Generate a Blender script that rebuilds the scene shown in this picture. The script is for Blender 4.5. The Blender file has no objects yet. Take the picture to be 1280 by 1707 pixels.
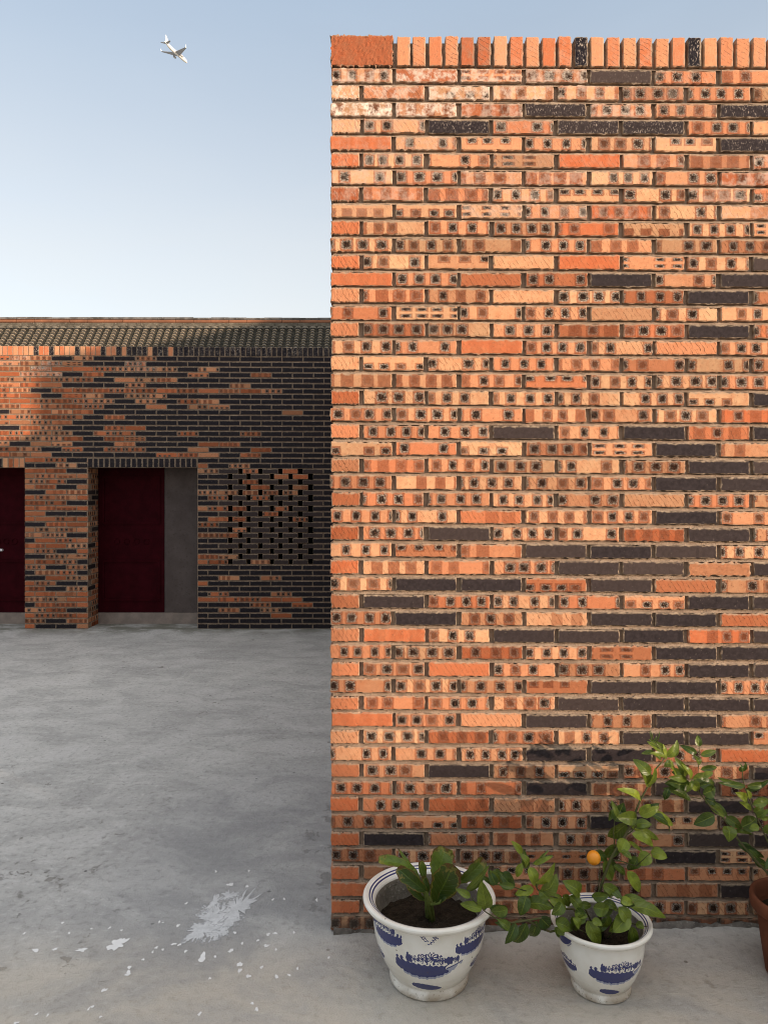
import bpy, math, random
import numpy as np
from mathutils import Vector, Matrix
R = math.radians
random.seed(7); rng = np.random.default_rng(11)
sc = bpy.context.scene
col = sc.collection

# ------------------------------------------------------------------ camera, sky, sun, exposure
F, CX, HY, CAMZ = 1283.0, 640.0, 816.0, 1.713       # focal length and principal point in photo pixels
cam = bpy.data.cameras.new("camera"); camo = bpy.data.objects.new("camera", cam); col.objects.link(camo)
camo.location = (0, 0, CAMZ); camo.rotation_euler = (R(90), 0, 0)
cam.sensor_fit = 'VERTICAL'; cam.sensor_height = 36.0; cam.lens = F / 1707 * 36
cam.shift_y = -(853.5 - HY) / 1707
cam.clip_start = 0.05; cam.clip_end = 8000
sc.camera = camo
SUN_EL, SUN_AZ = R(11.5), R(51.0)                    # azimuth: to the right of straight behind the camera
SUN = Vector((math.sin(SUN_AZ)*math.cos(SUN_EL), -math.cos(SUN_AZ)*math.cos(SUN_EL), math.sin(SUN_EL)))
w = bpy.data.worlds.new("World"); sc.world = w; w.use_nodes = True
nt = w.node_tree; nt.nodes.clear()
sky = nt.nodes.new('ShaderNodeTexSky'); sky.sky_type = 'NISHITA'; sky.sun_disc = False
sky.sun_elevation = SUN_EL; sky.sun_rotation = math.atan2(SUN.x, SUN.y)
sky.air_density = 1.0; sky.dust_density = 1.6; sky.ozone_density = 1.6; sky.altitude = 100
bg = nt.nodes.new('ShaderNodeBackground'); bg.inputs[1].default_value = 0.15
out = nt.nodes.new('ShaderNodeOutputWorld')
hs = nt.nodes.new('ShaderNodeHueSaturation'); hs.inputs['Saturation'].default_value = .55; nt.links.new(sky.outputs[0], hs.inputs['Color'])
geo = nt.nodes.new('ShaderNodeTexCoord'); sx_ = nt.nodes.new('ShaderNodeSeparateXYZ'); nt.links.new(geo.outputs['Generated'], sx_.inputs[0])
hr = nt.nodes.new('ShaderNodeValToRGB'); hr.color_ramp.interpolation = 'EASE'          # thin high haze, whiter near the horizon
hr.color_ramp.elements[0].position = .16; hr.color_ramp.elements[0].color = (3.6, 3.6, 3.5, 1)
hr.color_ramp.elements[1].position = .62; hr.color_ramp.elements[1].color = (1.8, 2.35, 3.05, 1)
e_ = hr.color_ramp.elements.new(.90); e_.color = (9.0, 8.9, 8.9, 1)              # bright overhead sky added out of view as fill for the ground
nt.links.new(sx_.outputs[2], hr.inputs[0])
cmap = nt.nodes.new('ShaderNodeMapping'); cmap.inputs['Scale'].default_value = (1.2, 1.2, 5.5); nt.links.new(geo.outputs['Generated'], cmap.inputs[0])
cn = nt.nodes.new('ShaderNodeTexNoise'); cn.inputs['Scale'].default_value = 1.7; cn.inputs['Detail'].default_value = 7; cn.inputs['Distortion'].default_value = .5; nt.links.new(cmap.outputs[0], cn.inputs['Vector'])
cf = nt.nodes.new('ShaderNodeMapRange'); cf.inputs[1].default_value = .42; cf.inputs[2].default_value = .72; cf.inputs[3].default_value = .56; cf.inputs[4].default_value = .72; nt.links.new(cn.outputs['Fac'], cf.inputs[0])
mxs = nt.nodes.new('ShaderNodeMix'); mxs.data_type = 'RGBA'; nt.links.new(cf.outputs[0], mxs.inputs[0])   # faint veils of cloud
nt.links.new(hs.outputs[0], mxs.inputs[6]); nt.links.new(hr.outputs[0], mxs.inputs[7])
dp = nt.nodes.new('ShaderNodeVectorMath'); dp.operation = 'DOT_PRODUCT'; nt.links.new(geo.outputs['Generated'], dp.inputs[0]); dp.inputs[1].default_value = SUN
au = nt.nodes.new('ShaderNodeMapRange'); au.interpolation_type = 'SMOOTHSTEP'; au.inputs[1].default_value = -.15; au.inputs[2].default_value = 1.0
nt.links.new(dp.outputs['Value'], au.inputs[0])                                        # haze scatters forward: the sky round the sun is brighter and warmer
am = nt.nodes.new('ShaderNodeMix'); am.data_type = 'RGBA'; am.inputs[6].default_value = (1, 1, 1, 1); am.inputs[7].default_value = (1.3, 1.25, 1.2, 1); nt.links.new(au.outputs[0], am.inputs[0])
ml = nt.nodes.new('ShaderNodeMix'); ml.data_type = 'RGBA'; ml.blend_type = 'MULTIPLY'; ml.inputs[0].default_value = 1
nt.links.new(mxs.outputs[2], ml.inputs[6]); nt.links.new(am.outputs[2], ml.inputs[7])
nt.links.new(ml.outputs[2], bg.inputs[0]); nt.links.new(bg.outputs[0], out.inputs[0])
sl = bpy.data.lights.new("sun", 'SUN'); sl.energy = 3.6; sl.angle = R(1.0); sl.color = (1.0, 0.77, 0.57)
so = bpy.data.objects.new("sun", sl); col.objects.link(so)
so.rotation_euler = (-SUN).to_track_quat('-Z', 'Y').to_euler(); so.location = (6, -6, 8)
sc.view_settings.view_transform = 'Standard'; sc.view_settings.look = 'None'
sc.cycles.filter_width = 1.0
sc.view_settings.exposure = 0.75; sc.view_settings.gamma = 1.0

# ------------------------------------------------------------------ helpers
def at(px, py, d):
    """a photo pixel at distance d from the camera plane, as a place in the world"""
    return Vector(((px - CX) / F * d, d, CAMZ - (py - HY) / F * d))

def tag(o, label=None, cat=None, group=None, kind=None):
    if label: o['label'] = label
    if cat: o['category'] = cat
    if group: o['group'] = group
    if kind: o['kind'] = kind
    return o

def empty(name, loc):
    o = bpy.data.objects.new(name, None); col.objects.link(o); o.location = loc; o.empty_display_size = .1
    return o

def wloc(o):
    v = Vector(o.location)
    return v + wloc(o.parent) if o.parent else v

class MB:
    """collects verts, faces, uvs and face attributes, then becomes ONE mesh object"""
    def __init__(s): s.v = []; s.f = []; s.n = 0; s.uv = []; s.fa = {}; s.pa = {}
    def add(s, vs, fs):
        b = s.n; s.v.extend([tuple(x) for x in vs]); s.n += len(vs)
        s.f.extend([tuple(i + b for i in f) for f in fs]); return b
    def box(s, x0, x1, y0, y1, z0, z1):
        v = [(x0,y0,z0),(x1,y0,z0),(x1,y1,z0),(x0,y1,z0),(x0,y0,z1),(x1,y0,z1),(x1,y1,z1),(x0,y1,z1)]
        s.add(v, [(3,2,1,0),(4,5,6,7),(0,1,5,4),(1,2,6,5),(2,3,7,6),(3,0,4,7)])
    def tube(s, pts, rs, seg=8, cap=True):
        pts = [Vector(p) for p in pts]; n = len(pts)
        if not hasattr(rs, '__len__'): rs = [rs]*n
        ref = Vector((.3,.2,1)).normalized(); vs = []
        for i, p in enumerate(pts):
            t = (pts[min(i+1,n-1)] - pts[max(i-1,0)])
            t = t.normalized() if t.length > 1e-9 else Vector((0,0,1))
            a = t.cross(ref); a = a.normalized() if a.length > 1e-4 else t.cross(Vector((1,0,0))).normalized()
            b = t.cross(a)
            for k in range(seg):
                q = 2*math.pi*k/seg
                vs.append(p + (a*math.cos(q) + b*math.sin(q))*rs[i])
        fs = [(i*seg+k, i*seg+(k+1)%seg, (i+1)*seg+(k+1)%seg, (i+1)*seg+k) for i in range(n-1) for k in range(seg)]
        if cap: fs += [tuple(range(seg))[::-1], tuple((n-1)*seg+k for k in range(seg))]
        s.add(vs, fs)
    def lathe(s, prof, seg=48, c=(0,0,0)):
        vs = [(c[0]+r*math.sin(2*math.pi*k/seg), c[1]-r*math.cos(2*math.pi*k/seg), c[2]+z) for r,z in prof for k in range(seg)]
        fs = [(i*seg+k, i*seg+(k+1)%seg, (i+1)*seg+(k+1)%seg, (i+1)*seg+k) for i in range(len(prof)-1) for k in range(seg)]
        s.add(vs, fs)
    def build(s, name, mat, parent=None, smooth=False):
        me = bpy.data.meshes.new(name)
        off = wloc(parent) if parent else Vector((0,0,0))
        me.from_pydata([(a-off.x, b-off.y, c-off.z) for a,b,c in s.v], [], s.f)
        if s.uv:
            l = me.uv_layers.new(name="UVMap"); vi = np.zeros(len(me.loops), dtype=np.int32)
            me.loops.foreach_get('vertex_index', vi)
            l.data.foreach_set('uv', np.asarray(s.uv, dtype=np.float32)[vi].ravel())
        for k, a in s.fa.items():
            a = np.asarray(a, dtype=np.float32)
            if a.ndim == 1:
                at_ = me.attributes.new(k, 'FLOAT', 'FACE'); at_.data.foreach_set('value', a)
            else:
                at_ = me.attributes.new(k, 'FLOAT_VECTOR', 'FACE'); at_.data.foreach_set('vector', a.ravel())
        for k, a in s.pa.items(): me.attributes.new(k, 'FLOAT', 'POINT').data.foreach_set('value', np.asarray(a, dtype=np.float32))
        if smooth: me.polygons.foreach_set('use_smooth', [True]*len(me.polygons))
        me.materials.append(mat); me.update()
        o = bpy.data.objects.new(name, me); col.objects.link(o)
        if parent: o.parent = parent
        return o

class NT:
    """short-hand for node maths"""
    def __init__(s, name):
        s.mat = bpy.data.materials.new(name); s.mat.use_nodes = True; s.t = s.mat.node_tree
        s.b = s.t.nodes['Principled BSDF']; s.out = s.t.nodes['Material Output']
    def n(s, typ, **kw):
        nd = s.t.nodes.new(typ)
        for k, v in kw.items(): setattr(nd, k, v)
        return nd
    def put(s, sock, val):
        if hasattr(val, 'is_output'): s.t.links.new(val, sock)
        elif isinstance(val, (tuple, list)): sock.default_value = tuple(val) + ((1,) if len(val) == 3 and sock.type == 'RGBA' else ())
        else: sock.default_value = val
    def m(s, op, a, b=0.0, c=0.0):
        nd = s.n('ShaderNodeMath', operation=op)
        for i, x in enumerate((a, b, c)): s.put(nd.inputs[i], x)
        return nd.outputs[0]
    def ss(s, x, lo, hi, a=0.0, b=1.0):
        nd = s.n('ShaderNodeMapRange', interpolation_type='SMOOTHSTEP')
        for i, q in enumerate((x, lo, hi, a, b)): s.put(nd.inputs[i], q)
        return nd.outputs[0]
    def lin(s, x, lo, hi, a=0.0, b=1.0):
        nd = s.n('ShaderNodeMapRange')
        for i, q in enumerate((x, lo, hi, a, b)): s.put(nd.inputs[i], q)
        return nd.outputs[0]
    def mix(s, f, a, b, bt='MIX'):
        nd = s.n('ShaderNodeMix', data_type='RGBA', blend_type=bt)
        s.put(nd.inputs[0], f); s.put(nd.inputs[6], a); s.put(nd.inputs[7], b)
        return nd.outputs[2]
    def attr(s, name, o='Fac'): return s.n('ShaderNodeAttribute', attribute_name=name).outputs[o]
    def obj(s): return s.n('ShaderNodeTexCoord').outputs['Object']
    def pos(s): return s.n('ShaderNodeNewGeometry').outputs['Position']
    def noise(s, vec, scale, detail=3.0, rough=.55, o='Fac', dist=0.0):
        nd = s.n('ShaderNodeTexNoise'); s.put(nd.inputs['Vector'], vec)
        nd.inputs['Scale'].default_value = scale; nd.inputs['Detail'].default_value = detail
        nd.inputs['Roughness'].default_value = rough; nd.inputs['Distortion'].default_value = dist
        return nd.outputs[o]
    def voro(s, vec, scale, o='Distance', feat='F1'):
        nd = s.n('ShaderNodeTexVoronoi', feature=feat); s.put(nd.inputs['Vector'], vec)
        nd.inputs['Scale'].default_value = scale
        return nd.outputs[o]
    def mapv(s, vec, sc_=(1,1,1), rot=(0,0,0)):
        nd = s.n('ShaderNodeMapping'); s.put(nd.inputs[0], vec)
        nd.inputs['Scale'].default_value = sc_; nd.inputs['Rotation'].default_value = rot
        return nd.outputs[0]
    def sep(s, v):
        nd = s.n('ShaderNodeSeparateXYZ'); s.put(nd.inputs[0], v); return nd.outputs
    def bump(s, h, dist, strength=1.0):
        nd = s.n('ShaderNodeBump'); s.put(nd.inputs['Height'], h)
        nd.inputs['Distance'].default_value = dist; nd.inputs['Strength'].default_value = strength
        s.t.links.new(nd.outputs[0], s.b.inputs['Normal'])
    def fin(s, color, rough=.8, spec=.3):
        s.put(s.b.inputs['Base Color'], color); s.put(s.b.inputs['Roughness'], rough)
        s.b.inputs['Specular IOR Level'].default_value = spec
        return s.mat

# ------------------------------------------------------------------ materials
def brick_material():
    t = NT("fired_brick"); P = t.obj()
    uv = t.n('ShaderNodeUVMap', uv_map="UVMap").outputs[0]; U, V, _ = t.sep(uv)
    dark, hue, mark, kind, scr, eff, ln, hh, dirt_shade = [t.attr(a) for a in ('dark','hue','mark','kind','scr','eff','len','hgt','dirt_shade')]
    mk = list(t.sep(t.attr('marks', 'Vector'))) + [t.attr('mark4')]; mi = list(t.sep(t.attr('mint', 'Vector'))) + [t.attr('mint4')]
    val, vsh = t.attr('val'), t.attr('vsh')
    n1 = t.noise(P, 55, 4, .6); n2 = t.noise(P, 260, 3, .6); n3 = t.noise(P, 22, 3); nb = t.noise(P, 190, 3, .65); worm = t.noise(P, 165, 2, .5, dist=1.5)
    pale = t.mix(hue, (.62,.36,.20), (.47,.13,.054))
    pale = t.mix(t.ss(n3, .40, .75, 0, .5), pale, (.50,.19,.09))
    pale = t.mix(t.ss(n1, .50, .72, 0, .45), pale, (.40,.17,.085))
    sqc = t.mix(t.ss(nb, .3, .7), (.19,.054,.026), (.32,.10,.045))
    vc = t.m('SUBTRACT', t.m('SUBTRACT', V, .0265), t.m('MULTIPLY', vsh, .012)); hsc = t.m('SUBTRACT', 1.0, t.m('MULTIPLY', t.m('ABSOLUTE', vsh), .45)); wob = t.m('MULTIPLY', t.m('SUBTRACT', nb, .5), .010)
    colr = pale; coret = 0.0; sqt = 0.0
    W = t.attr('mw')
    ab = t.m('ABSOLUTE', t.m('SUBTRACT', t.m('ABSOLUTE', vc), .0125))     # distance from the two bar centres
    for i in range(4):
        a = t.m('ABSOLUTE', t.m('SUBTRACT', t.m('ADD', U, wob), mk[i]))
        sq = t.ss(t.m('SUBTRACT', a, W), -.002, .0025, 1, 0)
        # bars leave a pale strip across the middle
        barm = t.ss(ab, .007, .0095, 1, 0)
        sq = t.m('MULTIPLY', t.m('MULTIPLY', sq, t.mix(kind, (1,1,1), barm)), t.ss(t.m('SUBTRACT', t.m('ABSOLUTE', vc), t.m('MULTIPLY', hsc, .0275)), -.002, .002, 1, 0))
        sqt = t.m('MAXIMUM', sqt, sq)
        ax = t.m('DIVIDE', a, W)
        ry = t.m('DIVIDE', t.m('ADD', vc, wob), t.m('MULTIPLY', hsc, .0245))
        rb = t.m('DIVIDE', ab, .0085)
        yy = t.m('ADD', t.m('MULTIPLY', t.m('ABSOLUTE', ry), t.m('SUBTRACT', 1.0, kind)), t.m('MULTIPLY', rb, kind))
        r = t.m('POWER', t.m('ADD', t.m('POWER', ax, 4.0), t.m('POWER', yy, 4.0)), .25)
        r = t.m('ADD', r, t.m('MULTIPLY', t.m('SUBTRACT', nb, .5), .65))
        core = t.m('MULTIPLY', t.ss(r, .46, .92, 1, 0), mi[i])
        core = t.m('MINIMUM', 1.0, t.m('MULTIPLY', core, 1.6))
        coret = t.m('MAXIMUM', coret, core)
        ring = t.m('MULTIPLY', t.m('MULTIPLY', t.ss(r, .35, .55), t.ss(r, .95, .75)), t.m('MULTIPLY', mi[i], t.ss(n2, .46, .58)))
        colr = t.mix(t.m('MULTIPLY', t.m('MULTIPLY', sq, mark), .9), colr, sqc)
        colr = t.mix(t.m('MULTIPLY', core, t.ss(n2, .28, .48, .7, 1.0)), colr, (.014,.009,.007))
        wrm = t.m('MULTIPLY', core, t.ss(t.m('ABSOLUTE', t.m('SUBTRACT', worm, .5)), .030, .010))
        colr = t.mix(t.m('MULTIPLY', wrm, t.ss(n1, .50, .64, .0, .7)), colr, (.40,.33,.26))
        colr = t.mix(t.m('MULTIPLY', ring, .75), colr, (.50,.42,.34))
    # oblique comb scratches from the extruder
    d = t.m('ADD', t.m('MULTIPLY', U, 54.0), t.m('MULTIPLY', V, 34.0))
    d = t.m('ADD', d, t.m('MULTIPLY', n3, 1.4))
    line = t.ss(t.m('ABSOLUTE', t.m('SUBTRACT', t.m('FRACT', d), .5)), .03, .085, 1, 0)
    line = t.m('MULTIPLY', t.m('MULTIPLY', line, scr), t.ss(n1, .40, .55))
    colr = t.mix(t.m('MULTIPLY', line, .85), colr, (.13,.055,.03))
    # speckle and pits
    colr = t.mix(t.ss(n2, .60, .75, 0, .45), colr, (.15,.065,.035))
    colr = t.mix(t.ss(n2, .40, .25, 0, .35), colr, (.72,.50,.32))
    pitv = t.m('MULTIPLY', t.ss(t.voro(P, 150), .22, .13), t.ss(n1, .50, .60))
    colr = t.mix(t.m('MULTIPLY', pitv, .85), colr, (.045,.028,.02))
    # dark glazed bricks
    dk = t.mix(t.ss(n1, .35, .7), (.010,.0095,.013), (.027,.023,.027))
    dk = t.mix(t.m('MULTIPLY', hue, .75), dk, (.082,.058,.050))
    flk = t.noise(t.mapv(P, (1,1,.45), (.0,.5,.0)), 210, 2, .5)
    dk = t.mix(t.ss(flk, .70, .76, 0, .5), dk, (.30,.25,.20))
    colr = t.mix(dark, colr, dk)
    colr = t.mix(1.0, colr, t.mix(t.ss(val, 0, 1.2), (0,0,0), (1.2,1.2,1.2)), 'MULTIPLY') if False else t.mix(t.lin(val, .4, 1, .5, 0), colr, (.035,.014,.008))
    # mortar smeared on the rims
    eu = t.m('MINIMUM', U, t.m('SUBTRACT', ln, U)); ev = t.m('MINIMUM', V, t.m('SUBTRACT', hh, V))
    top = t.m('SUBTRACT', hh, V)
    e = t.m('MINIMUM', eu, t.m('MINIMUM', t.m('MULTIPLY', V, 1.6), t.m('MULTIPLY', top, .55)))
    sm = t.ss(t.m('ADD', e, t.m('MULTIPLY', t.m('SUBTRACT', n1, .5), .012)), .0005, .0046, .85, 0)
    colr = t.mix(t.m('MULTIPLY', sm, t.ss(n3, .3, .6, .35, 1.0)), colr, (.36,.27,.19))
    # lime bloom
    ef = t.m('MULTIPLY', eff, t.ss(t.m('ADD', t.m('MULTIPLY', n1, .6), t.m('MULTIPLY', n3, .6)), .50, .72))
    ef = t.m('MULTIPLY', ef, t.m('SUBTRACT', 1.0, t.m('MULTIPLY', dark, t.ss(flk, .62, .56))))
    colr = t.mix(ef, colr, (.70,.58,.48))
    colr = t.mix(t.m('MULTIPLY', dirt_shade, t.ss(n3, .3, .65, .4, 1)), colr, (.06,.045,.035))
    h = t.m('ADD', t.m('ADD', t.m('MULTIPLY', n2, .5), t.m('MULTIPLY', n1, .8)), t.m('MULTIPLY', t.m('ADD', line, t.m('MULTIPLY', coret, .5)), -.8))
    t.bump(t.m('MULTIPLY', h, t.lin(dark, 0, 1, 1, .55)), .0016, 1.0)
    return t.fin(colr, t.lin(dark, 0, 1, .95, .72), .06)

def mortar_material(name="mortar_bed", k=1.0):
    t = NT(name); P = t.obj()
    n1 = t.noise(P, 14, 4); n2 = t.noise(P, 180, 3, .7)
    c = t.mix(t.ss(n1, .3, .7), (.23*k,.165*k,.118*k), (.36*k,.265*k,.19*k))
    c = t.mix(t.ss(n2, .5, .72, 0, .7), c, (.12*k,.095*k,.075*k))
    t.bump(n2, .004); return t.fin(c, .95, .1)

def concrete_material():
    t = NT("courtyard_concrete"); P = t.pos()
    big = t.noise(P, .55, 3, .5); mid = t.noise(t.mapv(P, (1,1.5,1), (0,0,.5)), 2.3, 6, .62, dist=.6); fine = t.noise(P, 30, 5, .65); gr = t.noise(P, 240, 3, .6)
    c = t.mix(t.ss(big, .3, .7), (.40,.39,.37), (.47,.46,.43))
    c = t.mix(t.ss(mid, .42, .66, 0, .62), c, (.28,.272,.258))
    c = t.mix(t.ss(mid, .50, .30, 0, .45), c, (.53,.52,.50))
    c = t.mix(t.ss(fine, .50, .72, 0, .6), c, (.19,.185,.17))
    c = t.mix(t.ss(fine, .46, .26, 0, .5), c, (.60,.59,.56))
    c = t.mix(t.ss(gr, .55, .75, 0, .30), c, (.12,.115,.11))
    X, Y, Z = t.sep(P)
    # scaled-off rough patches
    pit = t.noise(t.mapv(P, (1,.8,1)), 9, 6, .72)
    zone = t.noise(P, .9, 2)
    fl = t.m('MULTIPLY', t.ss(pit, .625, .65), t.ss(zone, .48, .58))
    def blob(x, y, rx, ry):
        return t.ss(t.m('ADD', t.m('POWER', t.m('DIVIDE', t.m('SUBTRACT', X, x), rx), 2.0), t.m('POWER', t.m('DIVIDE', t.m('SUBTRACT', Y, y), ry), 2.0)), 1.0, .1)
    for x, y, rx, ry in ((-1.50,3.45,.36,.24), (-.26,3.35,.14,.32), (-.30,3.9,.16,.5)):
        fl = t.m('MAXIMUM', fl, t.m('MULTIPLY', blob(x, y, rx, ry), t.ss(pit, .57, .60)))
    c = t.mix(t.m('MULTIPLY', fl, .62), c, (.13,.115,.095))
    spk = t.voro(P, 6.0); c = t.mix(t.ss(spk, .055, .035, 0, .85), c, (.05,.045,.04))
    wht = t.voro(t.mapv(P, (1,1,1), (0,0,.7)), 4.1)
    c = t.mix(t.m('MULTIPLY', t.ss(wht, .050, .035, 0, .8), t.ss(zone, .45, .55)), c, (.62,.61,.58))
    # darker by the wall corner, mossy skirting by the house, warmer near the pots
    damp = t.m('MULTIPLY', blob(-.55, 3.6, .85, 1.5), t.ss(mid, .25, .6, .35, 1))
    c = t.mix(t.m('MULTIPLY', damp, .6), c, (.24,.24,.24))
    moss = t.m('MULTIPLY', t.ss(Y, 8.95, 9.45), t.ss(mid, .35, .6))
    c = t.mix(t.m('MULTIPLY', moss, .75), c, (.10,.095,.06))
    near_tint = t.m('MULTIPLY', t.ss(Y, 3.15, 2.6), t.ss(mid, .65, .35, .35, 1))
    c = t.mix(t.m('MULTIPLY', near_tint, .6), c, (.47,.40,.30))
    wave = t.noise(t.mapv(P, (1.0,2.2,1), (0,0,-.25)), 7, 5, .6, dist=1.2)
    h = t.m('ADD', t.m('ADD', t.m('MULTIPLY', wave, .45), t.m('MULTIPLY', fine, 1.0)), t.m('ADD', t.m('MULTIPLY', gr, .2), t.m('MULTIPLY', fl, -.5)))
    t.bump(h, .009, .8)
    return t.fin(c, t.ss(mid, .3, .7, .55, .8), .35)

def simple(name, c1, c2, scale=20, rough=.8, spec=.3, bump=.002, c3=None):
    t = NT(name); P = t.obj(); n = t.noise(P, scale, 4, .6); f = t.noise(P, scale*7, 3, .6)
    c = t.mix(t.ss(n, .32, .68), c1, c2)
    if c3: c = t.mix(t.ss(f, .55, .72, 0, .8), c, c3)
    if bump: t.bump(t.m('ADD', n, t.m('MULTIPLY', f, .5)), bump)
    return t.fin(c, rough, spec)

def glaze_material():
    t = NT("white_blue_glaze"); P = t.obj()
    d, l, raw = t.attr('decor'), t.attr('wash'), t.attr('raw')
    n = t.noise(P, 12, 4); f = t.noise(P, 120, 3, .6); X, Y, Z = t.sep(P)
    c = t.mix(t.ss(n, .3, .75), (.80,.77,.70), (.70,.66,.57))
    c = t.mix(t.m('MULTIPLY', t.ss(Z, .07, .0), t.ss(n, .25, .6)), c, (.36,.29,.21))
    c = t.mix(t.m('MULTIPLY', t.ss(f, .60, .68, 0, .7), t.ss(Z, .10, .0)), c, (.14,.10,.065))
    c = t.mix(t.ss(l, .35, .65, 0, .8), c, (.20,.23,.36))
    c = t.mix(t.ss(d, .35, .65, 0, .96), c, (.014,.022,.125))
    chip = t.ss(t.voro(P, 26), .075, .06); c = t.mix(t.m('MULTIPLY', chip, t.ss(n, .5, .56)), c, (.10,.065,.04))
    rw = t.mix(t.ss(n, .3, .7), (.22,.19,.15), (.10,.085,.065)); rw = t.mix(t.ss(f, .55, .7, 0, .6), rw, (.40,.36,.30))
    c = t.mix(raw, c, rw)
    t.bump(t.m('MULTIPLY', f, raw), .004)
    return t.fin(c, t.lin(raw, 0, 1, .22, .95), .5)

def leaf_material(name, bright_green, old, edge=None):
    t = NT(name); U, V, _ = t.sep(t.n('ShaderNodeUVMap', uv_map="UVMap").outputs[0]); tone = t.attr('tone'); P = t.obj()
    n = t.noise(P, 45, 3)
    c = t.mix(tone, old, bright_green)  # leaf tone; the bright end also paints leaves lit by the sun
    av = t.m('ABSOLUTE', V)
    c = t.mix(t.ss(n, .35, .7, 0, .4), c, tuple(x*.55 for x in old))
    vein = t.m('ABSOLUTE', t.m('SUBTRACT', t.m('FRACT', t.m('ADD', t.m('MULTIPLY', U, 7), t.m('MULTIPLY', av, -1.8))), .5))
    c = t.mix(t.ss(vein, .07, .02, 0, .12), c, tuple(min(1, x*1.7) for x in bright_green))
    c = t.mix(t.ss(av, .075, .02, 0, .4), c, tuple(min(1, x*1.2) for x in bright_green))
    if edge:
        ed = t.m('ADD', t.m('MAXIMUM', av, t.lin(U, .35, 1, .35, 1)), t.m('MULTIPLY', t.m('SUBTRACT', n, .5), .7))
        c = t.mix(t.ss(ed, .88, 1.0, 0, .9), c, edge)
        c = t.mix(t.ss(t.m('ABSOLUTE', t.m('SUBTRACT', ed, .88)), .05, .01, 0, .45), c, (.36,.26,.06))
    t.put(t.b.inputs['Base Color'], c); t.b.inputs['Roughness'].default_value = .33; t.b.inputs['Specular IOR Level'].default_value = .4
    tr = t.n('ShaderNodeBsdfTranslucent'); t.put(tr.inputs[0], t.mix(.5, c, (.22,.30,.02)))
    mx = t.n('ShaderNodeMixShader'); mx.inputs[0].default_value = .28
    t.t.links.new(t.b.outputs[0], mx.inputs[1]); t.t.links.new(tr.outputs[0], mx.inputs[2]); t.t.links.new(mx.outputs[0], t.out.inputs[0])
    t.bump(t.m('ADD', t.ss(vein, .1, .0), t.ss(av, .12, 0)), -.0012, .7)
    return t.mat

M_brick = brick_material()
M_mortar = mortar_material(); M_mortar_far = mortar_material("grey_mortar_bed", .85)
M_conc = concrete_material()
M_step = simple("step_concrete", (.20,.16,.135), (.27,.215,.18), 8, .9)
M_plaster = simple("bare_plaster", (.085,.066,.060), (.11,.088,.080), 5, .9, .1, c3=(.07,.056,.05))
M_door = simple("maroon_door_paint", (.024,.0012,.003), (.036,.002,.0045), 6, .7, .05)
M_handle = simple("brushed_steel", (.75,.74,.72), (.6,.6,.6), 30, .35, .6, 0)
M_inside = simple("dark_room_plaster", (.06,.055,.05), (.08,.075,.07), 4, .95)
M_tile = simple("grey_clay_tile", (.055,.048,.040), (.028,.025,.021), 26, .95, c3=(.11,.095,.075))
M_lip = simple("sunlit_tile_lip", (.40,.33,.235), (.22,.185,.135), 40, .9, c3=(.10,.085,.06))  # pale colour paints the sunlight caught on the tile ends
M_pan = simple("mossy_tile_bed", (.022,.020,.015), (.045,.04,.028), 30, .95)  # very dark colour, fills the gaps between tile rows
M_ridge = simple("weathered_ridge_mortar", (.15,.13,.10), (.075,.066,.05), 9, .95, c3=(.30,.26,.20))
M_ridgecap = simple("sooty_ridge_cap", (.17,.16,.15), (.05,.048,.042), 7, .95, c3=(.3,.28,.25))
M_terra_bar = simple("orange_clay_bar", (.30,.125,.065), (.20,.085,.045), 5, .8)
M_glaze = glaze_material()
M_soil = simple("dark_potting_soil", (.018,.013,.009), (.040,.029,.019), 40, 1, .1, .012, (.10,.08,.055))
M_terra = simple("terracotta", (.12,.038,.017), (.16,.052,.023), 10, .85)
M_bark = simple("green_bark", (.055,.07,.018), (.10,.085,.035), 60, .8)
M_twig = simple("pale_petiole", (.16,.20,.045), (.12,.15,.03), 60, .6)
M_leaf = leaf_material("citrus_leaf", (.33,.40,.042), (.022,.060,.010))
M_broad = leaf_material("broad_leaf", (.13,.20,.026), (.026,.058,.012), (.12,.045,.018))
M_fruit = simple("orange_peel", (.80,.30,.015), (.72,.24,.01), 30, .42, .5, .0015)
M_paint = simple("spilled_white_paint", (.62,.62,.615), (.50,.50,.49), 25, .8, c3=(.40,.39,.38))
def worn_paint():
    t = NT("worn_white_paint"); P = t.pos(); n = t.noise(P, 38, 6, .7); f = t.noise(P, 160, 3, .6); cov = t.attr('cov')
    c = t.mix(t.ss(n, .35, .65), (.58,.58,.575), (.47,.47,.465)); c = t.mix(t.ss(f, .55, .7, 0, .5), c, (.38,.375,.36))
    a = t.ss(t.m('ADD', t.m('MULTIPLY', t.m('SUBTRACT', n, .5), 1.5), cov), .10, .38)
    t.put(t.b.inputs['Alpha'], a); t.bump(n, .003); return t.fin(c, .8)
M_paint = worn_paint()
M_chip = simple("white_paint_flake", (.74,.73,.71), (.68,.67,.65), 30, .8, bump=0)
M_plane = simple("white_aircraft_paint", (.80,.78,.74), (.76,.74,.70), .5, .35, .5, 0)
M_plane_grey = simple("grey_wing_metal", (.34,.34,.36), (.36,.37,.385), .5, .4, .5, 0)
M_render = simple("grey_house_render", (.36,.34,.31), (.42,.40,.36), 1.5, .95)
M_slate = simple("grey_roof_slate", (.12,.12,.12), (.17,.165,.16), 6, .9)
M_glass = simple("dark_window_glass", (.02,.025,.03), (.03,.035,.04), 1, .1, .6, 0)

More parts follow.
